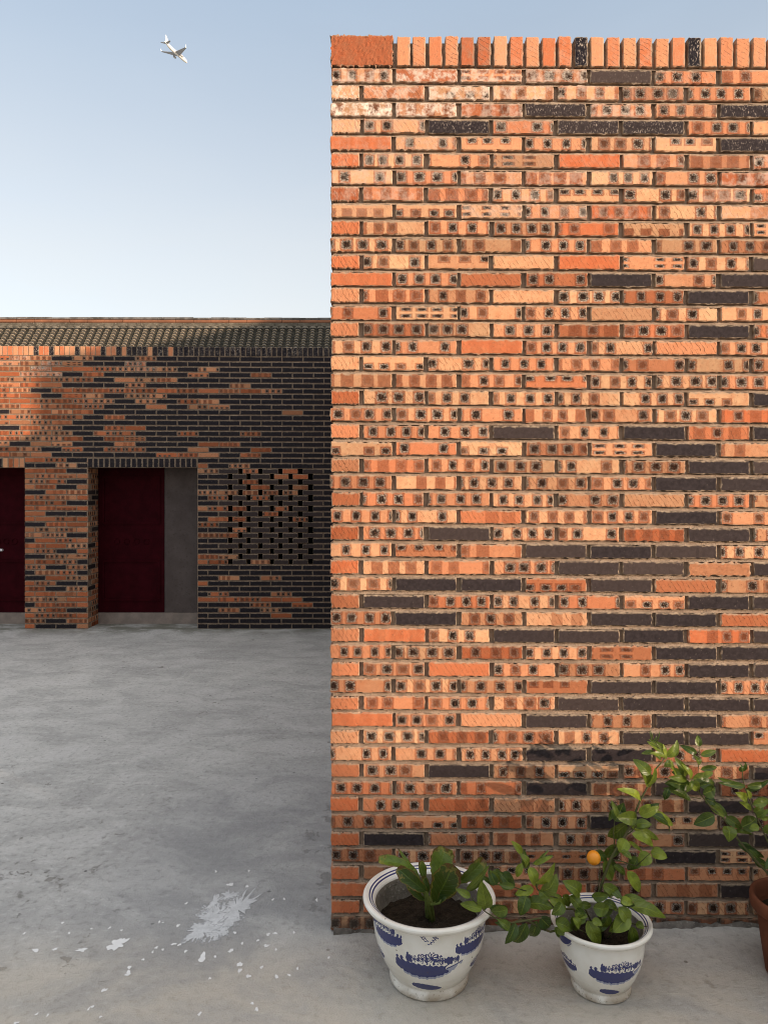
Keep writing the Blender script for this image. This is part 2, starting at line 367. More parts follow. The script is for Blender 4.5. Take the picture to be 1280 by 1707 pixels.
# ------------------------------------------------------------------ brick laying
ATTR = ('dark','hue','mark','kind','scr','eff','len','hgt','dirt_shade','mark4','mint4','mw','val','vsh')
DEF = dict(mark4=9.0, mw=.0235, val=1.0)
def lay(mb, o, ex, ez, L, H, depth, a, res=(14,4), jit=.0011, bev=.0028):
    """one rough brick: o = lower left of its face, ex along, ez up, outward = ex x ez"""
    o = np.array(o); ex = np.array(ex, float); ez = np.array(ez, float); en = np.cross(ex, ez)
    nx, ny = res
    us = np.concatenate(([0, bev], np.linspace(bev, L-bev, nx)[1:-1], [L-bev, L])) if nx > 2 else np.array([0, bev, L-bev, L])
    vs = np.concatenate(([0, bev], np.linspace(bev, H-bev, ny)[1:-1], [H-bev, H])) if ny > 2 else np.array([0, bev, H-bev, H])
    a_, b_ = len(us), len(vs)
    Ug, Vg = np.meshgrid(us, vs, indexing='ij'); Ng = np.zeros_like(Ug)
    bd = np.zeros_like(Ug, bool); bd[0,:] = bd[-1,:] = bd[:,0] = bd[:,-1] = True
    Up = Ug + rng.normal(0, jit*.5, Ug.shape); Vp = Vg + rng.normal(0, jit*.5, Ug.shape)
    Ng[bd] -= bev*.9
    for c in ((0,0),(0,-1),(-1,0),(-1,-1)):
        Ng[c] -= bev*.5
        Up[c] += (bev if c[0] == 0 else -bev)*.5; Vp[c] += (bev if c[1] == 0 else -bev)*.4
    Up[bd] += rng.normal(0, jit, bd.sum())*.6; Vp[bd] += rng.normal(0, jit, bd.sum())
    if nx > 4:                                             # a chipped arris here and there
        for _ in range(rng.integers(0, 4)):
            i = rng.integers(1, a_-1); j = 0 if rng.random() < .6 else b_-1
            Vp[i, j] += (.0035 if j == 0 else -.0035); Ng[i, j] -= .003
    Ng += rng.normal(0, jit*.25, Ng.shape)
    pts = o + Up[...,None]*ex + Vp[...,None]*ez + Ng[...,None]*en
    ring = [(i,0) for i in range(a_)] + [(a_-1,j) for j in range(1,b_)] + [(i,b_-1) for i in range(a_-2,-1,-1)] + [(0,j) for j in range(b_-2,0,-1)]
    bk = np.array([o + Ug[r]*ex + Vg[r]*ez - depth*en for r in ring])
    vs_ = np.concatenate((pts.reshape(-1,3), bk)); nb = a_*b_
    f = [(i*b_+j, (i+1)*b_+j, (i+1)*b_+j+1, i*b_+j+1) for i in range(a_-1) for j in range(b_-1)]
    idx = [i*b_+j for i,j in ring]; n = len(idx)
    f += [(idx[(k+1)%n], idx[k], nb+k, nb+(k+1)%n) for k in range(n)]
    f.append(tuple(nb+k for k in range(n))[::-1])
    mb.add(vs_, f)
    if a.get('turn'):
        mb.uv += list(zip(Vg.ravel(), Ug.ravel())) + [(Vg[r], Ug[r]) for r in ring]; L, H = H, L
    else:
        mb.uv += list(zip(Ug.ravel(), Vg.ravel())) + [(Ug[r], Vg[r]) for r in ring]
    k = len(f)
    for q in ATTR:
        val = {'len': L, 'hgt': H}.get(q, a.get(q, DEF.get(q, 0.0)))
        mb.fa.setdefault(q, []).extend([val]*k)
    mb.fa.setdefault('marks', []).extend([a.get('marks', (9,9,9))]*k)
    mb.fa.setdefault('mint', []).extend([a.get('mint', (0,0,0))]*k)

def style(dark=False, plain=.10, bold=.68, L=.24):
    r = random.random
    if dark: return dict(dark=1.0, hue=.25+.75*r()*r(), eff=.0)
    a = dict(dark=0.0, hue=min(1, max(0, random.gauss(.44, .36))), scr=(r() < .5)*(.3+.7*r()), dirt_shade=0.0, eff=0.0, val=random.choice((1,1,1,.9,.8,.65,.55)), mw=random.uniform(.0195,.0265))
    q = r()
    if q < plain or L < .15:
        a['hue'] = min(1, a['hue']+.25); a['scr'] = .5+.5*r(); a['mark'] = 0.0
        if r() < .4 and L > .15: a['mark'] = .6; a['marks'] = (.1+.04*r(), .18+.03*r(), 9)
        return a
    st, p = random.uniform(-.012, .034), random.uniform(.060, .076)
    if r() < .25: st = .24 - st - 3*p
    m4 = [st + k*p + random.uniform(-.006,.006) for k in range(4)]
    if r() < .42: m4[random.choice((0,1,2,3))] = 9
    a['marks'] = tuple(m4[:3]); a['mark4'] = m4[3]
    a['kind'] = 1.0 if r() < .045 else 0.0
    if r() < .13: a['vsh'] = random.choice((-1,-.8,.9))
    a['mark'] = .75+.25*r()
    if q < plain + bold:
        k = .7+.3*r(); a['hue'] *= .85
        mi = [min(1, k*random.choice((.45,.9,1,1,1))) for _ in range(4)]
    else:
        k = .15+.4*r(); a['hue'] = min(1, a['hue']+.12)
        mi = [k*r()*1.3 for _ in range(4)]
    a['mint'] = tuple(mi[:3]); a['mint4'] = mi[3]
    return a

S1 = 429.0; D1 = F / S1                                   # front wall: px per metre and distance
PIT = 28.29 / S1
XL = (551.5 - CX) / S1                                    # the corner
TILT1 = -.0045                                            # the courses run a hair out of level
def course_z(i): return CAMZ - (124.6 + 28.29*(i-1) - HY) / S1
front_dark = {1:[4], 3:[3,6], 4:[2,4,5], 5:[6], 12:[7], 13:[4,6], 14:[6], 16:[6], 20:[7], 22:[3,5,7], 23:[5], 24:[6,7], 25:[5,6], 27:[5],
  28:[2,6], 29:[3,4,5], 30:[4,5,7], 31:[1,2,4], 32:[1,6,7], 33:[1,4,5], 34:[3,4,5,7], 35:[5,6], 36:[6,7], 37:[4,5], 38:[4,5,6,7], 39:[3,5],
  40:[5,6], 41:[3,4], 42:[2,7], 43:[3,5], 44:[6], 45:[4], 46:[1,6,7], 47:[5], 49:[6]}
plain_front = {(5,0),(13,0),(17,2),(34,1),(39,0),(49,0),(50,0),(50,1),(48,0)}
NBR = 34                                                  # bricks to the right, past the frame
wall = empty("brick_wall", (XL, D1, 0))
tag(wall, "tall sunlit brick wall of spotted orange and black bricks filling the right side", "brick wall")
BW, BH = .2385, .0525
fb = MB()
for i in range(1, 52):
    z = course_z(i) - BH/2
    x = XL; k = 0
    while x < XL + 4.6:
        L = BW if (i % 2 == 1 or k > 0) else .110
        d = k in front_dark.get(i, []) or (k > 7 and random.random() < .22)
        a = style(d, L=L)
        if (i,k) in plain_front: a = dict(dark=0, hue=.95, mark=.25, marks=(.06,.13,.2), scr=.2)
        if i == 30 and k == 6: a = dict(dark=0, hue=1.0, mark=.0, scr=0, val=.6)
        if not d and L > .15 and 18 <= i <= 34 and random.random() < .25: a['hue'] = a['hue']*.5
        if i <= 4 and not d: a['eff'] = max(0, (1.05 - .17*k) * (1.0 if i < 4 else .45))*random.uniform(.4, 1)
        elif i <= 9: a['eff'] = .35*random.random()
        if i == 51: a['dirt_shade'] = .8  # lowest course darkened in colour, painting the shade at the wall foot
        jx = random.uniform(-.0022, .0022) if k else random.uniform(-.0025,.003)
        pr = random.uniform(-.0012, .0012) + (.003 if (i,k) == (30,6) else 0)
        lay(fb, (x+jx, D1 - pr, z + random.uniform(-.0014,.0014) + TILT1*(x-XL)), (1,0,TILT1+random.uniform(-.004,.004)), (0,0,1), L*random.uniform(.985,1.0), BH*random.uniform(.95,1.03),
            (.115 if i % 2 else .235) if k == 0 else .03, a, res=((22,6) if x < 1.7 else (4,2)) if not (i,k)==(30,6) else (24,7), jit=.0015 if (i,k)!=(30,6) else .0034)
        x = x + L + (.014 if (k or i % 2) else .014); k += 1
        if k == 1: x = XL + (.2515 if i % 2 else .1255)
# the return face of the block, round the corner
for i in range(1, 52):
    z = course_z(i) - BH/2; y = D1 + (.1295 if i % 2 else .2535)
    while y < 9.12:
        lay(fb, (XL, y+.2385, z), (0,-1,0), (0,0,1), BW, BH, .03, style(random.random() < .25), res=(4,2))
        y += .2525
fb.build("brickwork", M_brick, wall)
ZT1 = course_z(1) + PIT*.5
fo = MB(); xf = np.arange(XL+.012, XL+4.6, .02); vs = []
ph = [random.uniform(0, 6) for _ in range(4)]
for x in xf:
    wv = .5+.25*math.sin(x*9+ph[0])+.2*math.sin(x*23+ph[1])+.2*random.random()
    g0 = .022*max(0, min(1, (x-XL)/1.5))**2*(3-2*max(0, min(1, (x-XL)/1.5)))
    yo = D1 - .004 - .016*wv; zo = g0 + .001 + .013*wv
    vs += [(x, yo-.012, g0-.03), (x, yo+rng.normal(0,.002), zo*.55+rng.normal(0,.002)), (x, D1-.002, zo+rng.normal(0,.003)), (x, D1+.02, zo)]
fo.add(vs, [(a*4+b, (a+1)*4+b, (a+1)*4+b+1, a*4+b+1) for a in range(len(xf)-1) for b in range(3)])
fo.build("footing", simple("gritty_mortar_foot", (.17,.15,.13), (.085,.075,.065), 16, .95, .1, .006, (.26,.24,.21)), wall)
mm = MB(); mm.box(XL+.014, XL+6, D1+.017, 9.37, -.3, ZT1-.002); 
for i in range(0, 51):
    zb, zt = course_z(i+1) + BH/2 - .001, course_z(i) - BH/2 + .002
    if i == 0: zt = ZT1 + .006
    xsj = np.arange(XL+.008, XL+4.6, .03); n = len(xsj); vs = []
    for x in xsj:
        dz = TILT1*(x-XL)
        for f, dp in ((0,.0045),(.45,.010),(1,.026)):
            vs.append((x, D1 + dp + rng.normal(0,.0011), zb + (zt-zb)*f + dz + (rng.normal(0,.0008) if f == .5 else 0)))
    mm.add(vs, [(a*3+b, (a+1)*3+b, (a+1)*3+b+1, a*3+b+1) for a in range(n-1) for b in range(2)])
mm.build("mortar", M_mortar, wall)
cp = MB()
zc, hc = ZT1 + .004, .1135
lay(cp, (XL, D1-.001, zc), (1,0,TILT1), (0,0,1), .2405, hc+.004, .24, dict(dark=0, hue=1.0, mark=0, scr=0, val=.72, dirt_shade=.22), res=(30,14), jit=.0034)
x = XL + .2555; k = 0
while x < XL + 4.6:
    a = dict(dark=1.0 if k in (11,18) or (k > 24 and random.random() < .12) else 0, hue=random.uniform(.35,.95), mark=0, scr=(random.random() < .5)*random.uniform(.5,1), eff=.12*random.random(), turn=True)
    if k in (4,5): a['hue'] = 1.0; a['dirt_shade'] = .3
    if k in (11,18): a['eff'] = .5; a['hue'] = 0
    lay(cp, (x+random.uniform(-.001,.001), D1-random.uniform(-.001,.002), zc+TILT1*(x-XL)+random.uniform(-.0015,.0015)), (1,0,random.uniform(-.012,.012)), (random.uniform(-.008,.008),0,1), .0505, hc+random.uniform(-.002,.003), .24, a, res=(6,8), jit=.001)
    x += .0628; k += 1
cp.build("coping", M_brick, wall)
cb = MB(); cb.box(XL+.012, XL+6, D1+.020, 9.36, ZT1-.001, ZT1+hc-.004-.009)
cb.build("coping_bed", M_mortar, wall)

us = MB(); us.box(3.15, XL+6, 3.4, 9.2, 3.35, 5.13); us.box(3.10, XL+6.1, 3.35, 9.3, 5.134, 5.19)  # unseen volume added to cast shade on the far house wall
us.build("shade_block", simple("pale_shade_block", (.34,.31,.28), (.40,.37,.33), 1.5, .95), wall)

# ------------------------------------------------------------------ the house across the courtyard
S2 = 136.6; D2 = F / S2
BP, BX = 8.95, 34.9                                       # course height and brick pitch in px on its face
def hx(px): return (px - CX) / S2
def hz(py): return CAMZ - (py - HY) / S2
house = empty("courtyard_house", (hx(147), D2, 0))
tag(house, "low dark and red brick house with tiled roof across the grey courtyard", "house")
T2 = .0050
dark_runs = {1:[(101,132),(171,241),(277,600)], 2:[(155,223),(258,600)], 3:[(312,345),(381,600)], 4:[(-5,12),(120,152),(189,328),(364,432),(469,600)],
 5:[(172,205),(314,600)], 6:[(120,223),(260,397),(433,600)], 7:[(64,97),(487,600)], 8:[(84,117),(189,223),(296,600)], 9:[(206,240),(278,311),(383,417),(452,600)],
 10:[(189,258),(294,328),(398,600)], 11:[(-5,28),(172,416),(453,485),(520,600)], 12:[(153,187),(224,600)], 13:[(136,600)], 14:[(14,47),(117,186),(258,600)],
 15:[(135,168),(241,277),(349,382),(452,600)], 16:[(153,187),(258,600)], 17:[(29,62),(134,203),(241,346),(418,600)], 18:[(84,117),(153,187),(241,327),(364,431),(468,600)],
 19:[(98,274),(382,415),(452,600)]}
pillar_dark = {20:[(112,145)], 21:[(42,91),(129,145)], 22:[(112,145)], 24:[(112,145)], 25:[(95,128)], 26:[(42,75)], 28:[(112,147)], 30:[(77,147)], 32:[(42,76)],
 34:[(112,147)], 35:[(43,58)], 37:[(95,128)], 38:[(43,76)], 39:[(131,147)], 40:[(77,111)], 41:[(43,58),(131,147)], 42:[(43,76)], 43:[(95,147)], 44:[(78,112)],
 47:[(43,60)], 48:[(114,147)], 50:[(78,112)], 51:[(60,130)]}
right_light = {21:[(329,345),(381,416)], 22:[(330,363),(405,430),(472,497)], 23:[(457,482),(489,514)], 24:[(404,429)], 25:[(418,450),(489,514)], 26:[(330,397),(405,429),(440,464),(472,496)],
 27:[(347,381),(418,451)], 29:[(330,381),(387,412),(457,482)], 30:[(439,464)], 31:[(347,381),(387,412),(489,512)], 32:[(330,362)], 33:[(387,412)], 34:[(330,397)],
 38:[(330,397)], 39:[(330,380),(417,450)], 42:[(364,398),(433,468)], 43:[(330,345)], 45:[(347,381),(452,485)], 46:[(330,502)], 47:[(416,450),(485,519)], 48:[(364,397),(432,466)], 49:[(451,485)]}
def inr(x, runs): return any(a-2 <= x <= b+2 for a, b in runs)
hb = MB(); hm = MB()
bh2 = 7.35/S2
def hcz(i, px): return hz(596.3 + BP*(i-1)) - T2*(hx(px)-hx(0))*max(0, 1-(i-1)/50)
def hbrick(i, p0, p1, light, grey=None):
    a = style(not light, plain=.22, bold=.5, L=(p1-p0)/S2)
    if not light: a['hue'] = grey or a['hue']*.2
    else:
        a['hue'] = min(1, a['hue']+.30); a['val'] = random.choice((.5,.6,.7,.8,.9))
        if i < 5 and random.random() < .3: a['eff'] = .5*random.random()
    if i == 11 and abs((p0+p1)/2-95) < 20: a = dict(dark=0, hue=.6, mark=1, marks=(.1,.17,9), mint=(0,0,0), eff=0)
    lay(hb, (hx(p0), D2 - random.uniform(0,.002), hcz(i,(p0+p1)/2) - bh2/2), (1,0,-T2*max(0,1-(i-1)/50)), (0,0,1), (p1-p0)/S2, bh2, .03, a, res=(5,2), jit=.0008, bev=.002)
JG = 1.1
# upper band: courses 1..19 across the whole front
for i in range(1, 20):
    p = -460 + (BX/2 if i % 2 else 0) + 6; p -= 0
    while p < 620:
        c = p + (BX-JG)/2
        light = not inr(c, dark_runs[i]) if c > -8 else random.random() > .22
        if c > 545: light = False
        hbrick(i, p, p + BX - JG, light); p += BX
# pillars between openings (left of the frame repeat) and the pier with the open-work panel
for (pa, pb) in ((-337,-232), (42,147)):
    for i in range(20, 52):
        p = pa; k = 0; full = (i % 2 == 0)
        while p < pb - 4:
            L = BX if (full or k) else BX/2
            q = min(p + L - JG, pb)
            c = (p+q)/2
            hbrick(i, p, q, not inr(c, pillar_dark.get(i, [])) if pa > 0 else random.random() > .25)
            p += L; k += 1
        # bricks seen in the reveal, facing the opening
        xr = hx(pb)
        y = D2 + .12 if i % 2 else D2 + .005
        while y < D2 + .34:
            Lr = min(.24, D2+.345-y)
            if Lr > .05: lay(hb, (xr, y, hcz(i,pb)-bh2/2), (0,1,0), (0,0,1), Lr, bh2, .02, style(random.random() < .2), res=(4,2), jit=.0008, bev=.002)
            y += .25
# left end pier (outside the frame)
for i in range(20, 52):
    p = -460 + (BX/2 if i % 2 else 0) + 6
    while p < -420 - 30:
        hbrick(i, p, p+BX-JG, True); p += BX
def lattice_row(i):
    """(start, end) of the bricks of an open-work course"""
    if i % 2 == 0: holes = [401, 434, 467.5, 500]
    else: holes = [384, 414.5, 453.4, 484.6, 517]
    return [(h-3.6, h+3.6) for h in holes]
for i in range(20, 52):
    p = 330; k = 0; holes = lattice_row(i) if 22 <= i <= 39 else []
    segs = []
    while p < 620:
        L = BX if (i % 2 == 0 or k) else BX/2
        segs.append((p, p + L - JG)); p += L; k += 1
    if holes:
        lo, hi = holes[0][0], holes[-1][1]
        segs = [(a, min(b, lo)) for a, b in segs if a < lo - 3] + [(holes[j][1], holes[j+1][0]) for j in range(len(holes)-1)] + \
               [(max(a, hi), b) for a, b in segs if b > hi + 3]
    for a, b in segs:
        c = (a+b)/2
        hbrick(i, a, b, inr(c, right_light.get(i, [])), .6 if holes and 380 < c < 522 else None)
        if holes and 376 < c < 525 and b < 520:           # open-work bricks go right through
            hm.box(hx(a)+.001, hx(b)-.001, D2+.006, D2+.11, hcz(i,c)-BP/S2/2+.0005, hcz(i,c)+BP/S2/2-.0005)
hb.build("brickwork", M_brick, house)
# mortar core round the openings and the open-work panel
ZO = hz(779.5); y0, y1 = D2+.005, D2+.24
ztop = hz(591.5)-.03
hm.box(hx(-460), hx(640), y0, y1, hz(779.5)+.119, ztop)               # band above
hm.box(hx(-337)+.004, hx(-232)-.004, y0, D2+.34, -.3, hz(779.5)+.119)
hm.box(hx(42)+.004, hx(147)-.004, y0, D2+.34, -.3, hz(779.5)+.119)
hm.box(hx(-460), hx(-420), y0, y1, -.3, hz(779.5)+.119)
zl0, zl1 = hcz(39,450)-bh2/2-.004, hcz(22,450)+bh2/2+.004
hm.box(hx(329)+.003, hx(640), y0, y1, -.3, zl0)
hm.box(hx(329)+.003, hx(640), y0, y1, zl1, hz(779.5)+.119)
hm.box(hx(329)+.003, hx(379), y0, y1, zl0, zl1)
hm.box(hx(522), hx(640), y0, y1, zl0, zl1)
hm.build("mortar", M_mortar_far, house)
# soldier course lintels
for (pa, pb, dk) in ((-232, 42, .15), (147, 329, 1.0)):
    l = MB(); p = pa; n = int((pb-pa)/9.1); st = (pb-pa)/n
    for k in range(n):
        a = style(random.random() < dk, plain=1.0); a['turn'] = True; a['scr'] = 0; a['mark'] = 0
        if a['dark']: a['hue'] *= .3
        lay(l, (hx(p+.5), D2-.002, ZO+.0015), (1,0,0), (0,0,1), (st-1.4)/S2, .1115, .1, a, res=(3,3), jit=.0008, bev=.002); p += st
    o = l.build("lintel", M_brick, house)
    l2 = MB(); l2.box(hx(pa)+.001, hx(pb)-.001, D2+.004, D2+.33, ZO+.003, ZO+.117); l2.build("mortar_joint", M_mortar_far, o)
# top course
c2 = MB(); zc2 = hz(592.0); k = 0; p = -460
capdark = [58.6, 84, 126.5, 171, 198, 215, 223, 232, 241]
while p < 640:
    px = p + 4; dk = any(abs(px-q) < 4.2 for q in capdark) or (256 < px < 285) or px > 293 or (px < 0 and random.random() < .2)
    a = dict(dark=1.0 if dk else 0, hue=(random.uniform(.0,.2) if dk else random.uniform(.3,1)), mark=0, scr=0, eff=(random.uniform(.1,.75) if dk else .1*random.random()), turn=True)
    lay(c2, (hx(p), D2-.004+random.uniform(-.002,.002), zc2-T2*(hx(px)-hx(0))+random.uniform(-.001,.002)), (1,0,0), (0,0,1), 7.7/S2, 15.2/S2, .24, a, res=(3,3), jit=.001, bev=.002)
    p += 8.62
c2.build("coping", M_brick, house)
cb2 = MB(); cb2.box(hx(-458), hx(640), D2+.004, D2+.23, ztop+.001, zc2+13.2/S2-.03); cb2.build("coping_bed", M_mortar_far, house)
# doors, plaster panel, thresholds, dark rooms
DR = D2 + .352; ZS = .155
def door(x0, x1, hxp, rings):
    m = MB(); m.box(x0, x1, DR, DR+.05, ZS+.004, 2.02)
    for (a, b, c, d) in ((.06,.94,.08,.36), (.06,.94,.60,.93)):   # raised panel mouldings
        X0, X1, Z0, Z1 = x0+(x1-x0)*a, x0+(x1-x0)*b, ZS+(1.86)*c, ZS+1.86*d
        for q in ((X0,X1,Z0,Z0+.03), (X0,X1,Z1-.03,Z1), (X0,X0+.03,Z0+.031,Z1-.031), (X1-.03,X1,Z0+.031,Z1-.031)):
            m.box(q[0], q[1], DR-.012, DR+.002, q[2], q[3])
    o = m.build("door", M_door, house)
    for k in range(rings):
        rm = MB(); cx, cz = x0 + (x1-x0)*(.28+.15*k), ZS+.90
        rm.tube([(cx+.034*math.cos(q*.5236), DR-.004, cz+.034*math.sin(q*.5236)) for q in range(13)], .006, 6)
        rm.build("ornament", M_door, o)
    if hxp is None: return
    h = MB(); h.tube([(hxp, DR-.045, .95), (hxp+.11, DR-.05, .95)], .016, 10); h.tube([(hxp+.01, DR+.01, .95), (hxp+.01, DR-.045, .95)], .013, 8)
    h.build("handle", M_handle, o)
door(hx(147)+.0, hx(147)+.83, None, 4)
door(hx(42)-.70, hx(42), hx(42)-.53, 3)
door(hx(-232)+.0, hx(42)-.71, None, 3)
pm = MB(); pm.box(hx(147)+.834, hx(329)+.05, DR+.006, DR+.06, ZS+.004, 2.02); pm.build("plaster_panel", M_plaster, house)
for pa, pb in ((-232,42),(147,329)):
    m = MB(); m.box(hx(pa)-.0, hx(pb)+.02, DR-.008, DR+.4, -.2, ZS); m.build("threshold", M_step, house)
im = MB()
im.box(hx(-460), hx(640), 12.2, 12.3, 0, 3.4); im.box(hx(-460), hx(640), y1+.002, 12.2, hz(591.5)-.06, hz(591.5)-.035)
im.box(hx(-460)-.1, hx(-460), y1, 12.2, 0, 3.4); im.box(hx(640), hx(640)+.1, y1, 12.2, 0, 3.4)
im.box(hx(329)+.06, hx(329)+.12, DR, 12.2, 0, 3.4)
im.build("inner_wall", M_inside, house)
# tiled roof behind the top course
rb_, rt_ = Vector((0, 9.93, CAMZ+(HY-583)/F*9.93)), Vector((0, 10.25, CAMZ+(HY-549)/F*10.25))
sl_ = rt_ - rb_; upn = Vector((0, -sl_.z, sl_.y)).normalized()
tm = MB(); lp = MB(); NL = 8; pitch = .1008; x = -8.1
while x < 0.6:
    ra = .028
    jx = random.uniform(-.004,.004)
    for k in range(NL):
        a = rb_ + sl_*(k/NL); b = rb_ + sl_*((k+1.5)/NL)
        r0, r1 = ra*random.uniform(.97,1.06), ra*.82
        ang = [math.pi*q/7 for q in range(8)]
        j2 = jx + random.uniform(-.002,.002)
        vs = []
        for base, rr, lift in ((a, r0, .012), (b, r1, -.004), ):
            vs += [Vector((x+j2+rr*math.cos(q)*1.05, base.y, base.z)) + upn*(rr*math.sin(q)+lift) for q in ang]
        vs += [Vector((x+j2+r0*.72*math.cos(q)*1.05, a.y, a.z)) + upn*(r0*.72*math.sin(q)) for q in ang]
        fs = [(q+1, q, 8+q, 9+q) for q in range(7)] + [(q, q+1, 17+q, 16+q) for q in range(7)]
        tm.add(vs, fs)
        sn = sl_.normalized(); vs = []
        for off, rr, lf in ((-.004, r0*.72, .006), (-.004, r0*1.03, .013), (.004, r0*1.03, .012)):
            vs += [Vector((x+j2+rr*math.cos(q)*1.05, a.y, a.z)) + sn*off + upn*(rr*math.sin(q)+lf) for q in ang]
        lp.add(vs, [(q+1, q, 8+q, 9+q) for q in range(7)] + [(8+q+1, 8+q, 16+q, 17+q) for q in range(7)])
    x += pitch
nb0, nf0 = tm.n, len(tm.f); tm.add(lp.v, lp.f)
roof = tm.build("roof", M_tile, house); roof.data.materials.append(M_lip)
roof.data.polygons.foreach_set('material_index', [0]*nf0 + [1]*(len(tm.f)-nf0))
pn = MB(); nst = 14
for k in range(nst):
    a = rb_ + sl_*(k/nst); b = rb_ + sl_*((k+1)/nst)
    pn.add([(-8.2,a.y,a.z+.012),(.8,a.y,a.z+.012),(.8,b.y,b.z+.004),(-8.2,b.y,b.z+.004),(-8.2,a.y,a.z-.02),(.8,a.y,a.z-.02)], [(0,1,2,3),(4,5,1,0)])
pn.build("tile_bed", M_pan, roof)
em = MB(); x = -8.1
while x < .6:
    c = rt_ + upn*.022; jx = random.uniform(-.004,.004)
    vs = []; fs = []
    for a in range(5):
        for b in range(9):
            th, ph = math.pi/2*a/4, math.pi*b/8
            vs.append(c + Vector((x+jx+.043*math.cos(ph)*math.cos(th)*1.1, -.028*math.sin(th), .032*math.sin(ph)*math.cos(th)-.006)))
    for a in range(4):
        for b in range(8): fs.append((a*9+b, a*9+b+1, (a+1)*9+b+1, (a+1)*9+b))
    em.add(vs, fs); x += pitch
em.build("tile_end", M_ridge, roof, smooth=True)
DRG = 10.28
def rz(py): return CAMZ + (HY-py)/F*DRG
rm = MB()
for (pa, pb, dy) in ((556,545,0), (544.6,541.5,-.012), (541.2,538.2,-.004)):
    n = 30; xs = np.linspace(-8.2, 1.0, n+1)
    for k in range(n):
        j = random.uniform(-.004,.004)
        rm.box(xs[k]+.001, xs[k+1]-.001, DRG+dy+j, DRG+.22, rz(pa), rz(pb)+random.uniform(0,.003))
rm.box(-8.2, 1.0, DRG+.03, DRG+.21, rz(538.2), rz(531))
rm.build("ridge", M_ridge, roof)
ob = MB(); xs = np.linspace(-8.2, 1.0, 40)
for k in range(39):
    zz = rz(535.0) - T2*.35*(xs[k]+4.7)
    ob.tube([(xs[k]+.002, DRG+.012, zz), (xs[k+1]-.003, DRG+.012, zz)], .0235*random.uniform(.97,1.03), 10)
ob.build("ridge_bar", M_terra_bar, roof)
kb = MB()
for k in range(39):
    kb.box(xs[k], xs[k+1]-.002, DRG-.012+random.uniform(-.003,.003), DRG+.23, rz(532.4)-T2*.35*(xs[k]+4.7), rz(529.0)-T2*.35*(xs[k]+4.7)+random.uniform(-.004,.003))
kb.build("ridge_cap", M_ridgecap, roof)
bs = MB(); bs.add([(-8.2,DRG+.2,rz(531)),(1,DRG+.2,rz(531)),(1,13.2,3.3),(-8.2,13.2,3.3)], [(0,1,2,3)]); bs.build("back_slope", M_tile, roof)

# ------------------------------------------------------------------ ground
def gz(x, y):
    s = lambda t: max(0, min(1, t))**2*(3-2*max(0, min(1, t)))
    z = .022*s((x-XL)/1.5)*s((y-2.72)/.26) if x > XL-.05 and y < 3.2 else 0
    z += .004*math.sin(x*1.7+y*.9)*math.sin(y*1.3-x*.4) if y < 9 else 0
    if y > 8.8: z += .018*s((y-8.9)/.5)
    return z - .004
xs = [-3000,-600,-120,-30,-12] + list(np.linspace(-8,4,121)) + [6,12,30,120,600,3000]
ys = [-3000,-600,-120,-30,-10,-4,-1] + list(np.linspace(0,10,101)) + [11,14,30,120,600,5000]
gm = MB(); nY = len(ys)
gm.add([(x,y,gz(x,y)) for x in xs for y in ys], [(i*nY+j, (i+1)*nY+j, (i+1)*nY+j+1, i*nY+j+1) for i in range(len(xs)-1) for j in range(nY-1)])
g = gm.build("ground", M_conc, None, smooth=True); g['kind'] = 'structure'

# spilled white paint
def gpt(px, py):
    d = F*CAMZ/(py-HY); return (px-CX)/F*d, d
def splat(mb, x, y, rx, ry, n=60, rough=.3, up=.0015, ang=0, streak=0):
    vs = [(x, y, gz(x,y)+up)]; ph = [random.uniform(0,6.28) for _ in range(8)]
    for k in range(n):
        q = 2*math.pi*k/n
        r = 1 + rough*(.5*math.sin(2*q+ph[0])+.4*math.sin(3*q+ph[1])+.3*math.sin(7*q+ph[2])+.3*math.sin(13*q+ph[3])) + rough*random.uniform(-.6,.6)
        if streak: r += streak*max(0, math.cos(q-ang))**6*(random.random() < .5)*random.random()*2
        xx, yy = x + rx*r*math.cos(q), y + ry*r*math.sin(q)
        vs.append((xx, yy, gz(xx,yy)+up))
    mb.add(vs, [(0, 1+k, 1+(k+1)%n) for k in range(n)]); mb.pa.setdefault('cov', []).extend([1.0]+[0.0]*n)
sp = MB()
x, y = gpt(365, 1530); splat(sp, x, y, .105, .15, 150, .30, .0012, 1.0, .45)
x, y = gpt(335, 1548); splat(sp, x, y, .075, .07, 80, .4, .0017)
x, y = gpt(395, 1512); splat(sp, x, y, .07, .13, 90, .5, .0022, .9, .9)
x, y = gpt(382, 1490); splat(sp, x, y, .035, .055, 50, .6, .0014)
x, y = gpt(358, 1500); splat(sp, x, y, .03, .06, 50, .6, .0014)
splo = sp.build("paint_splash", M_paint); tag(splo, "large ragged splash of spilled white paint on the concrete left of the wall", "paint splash")
fk = MB()
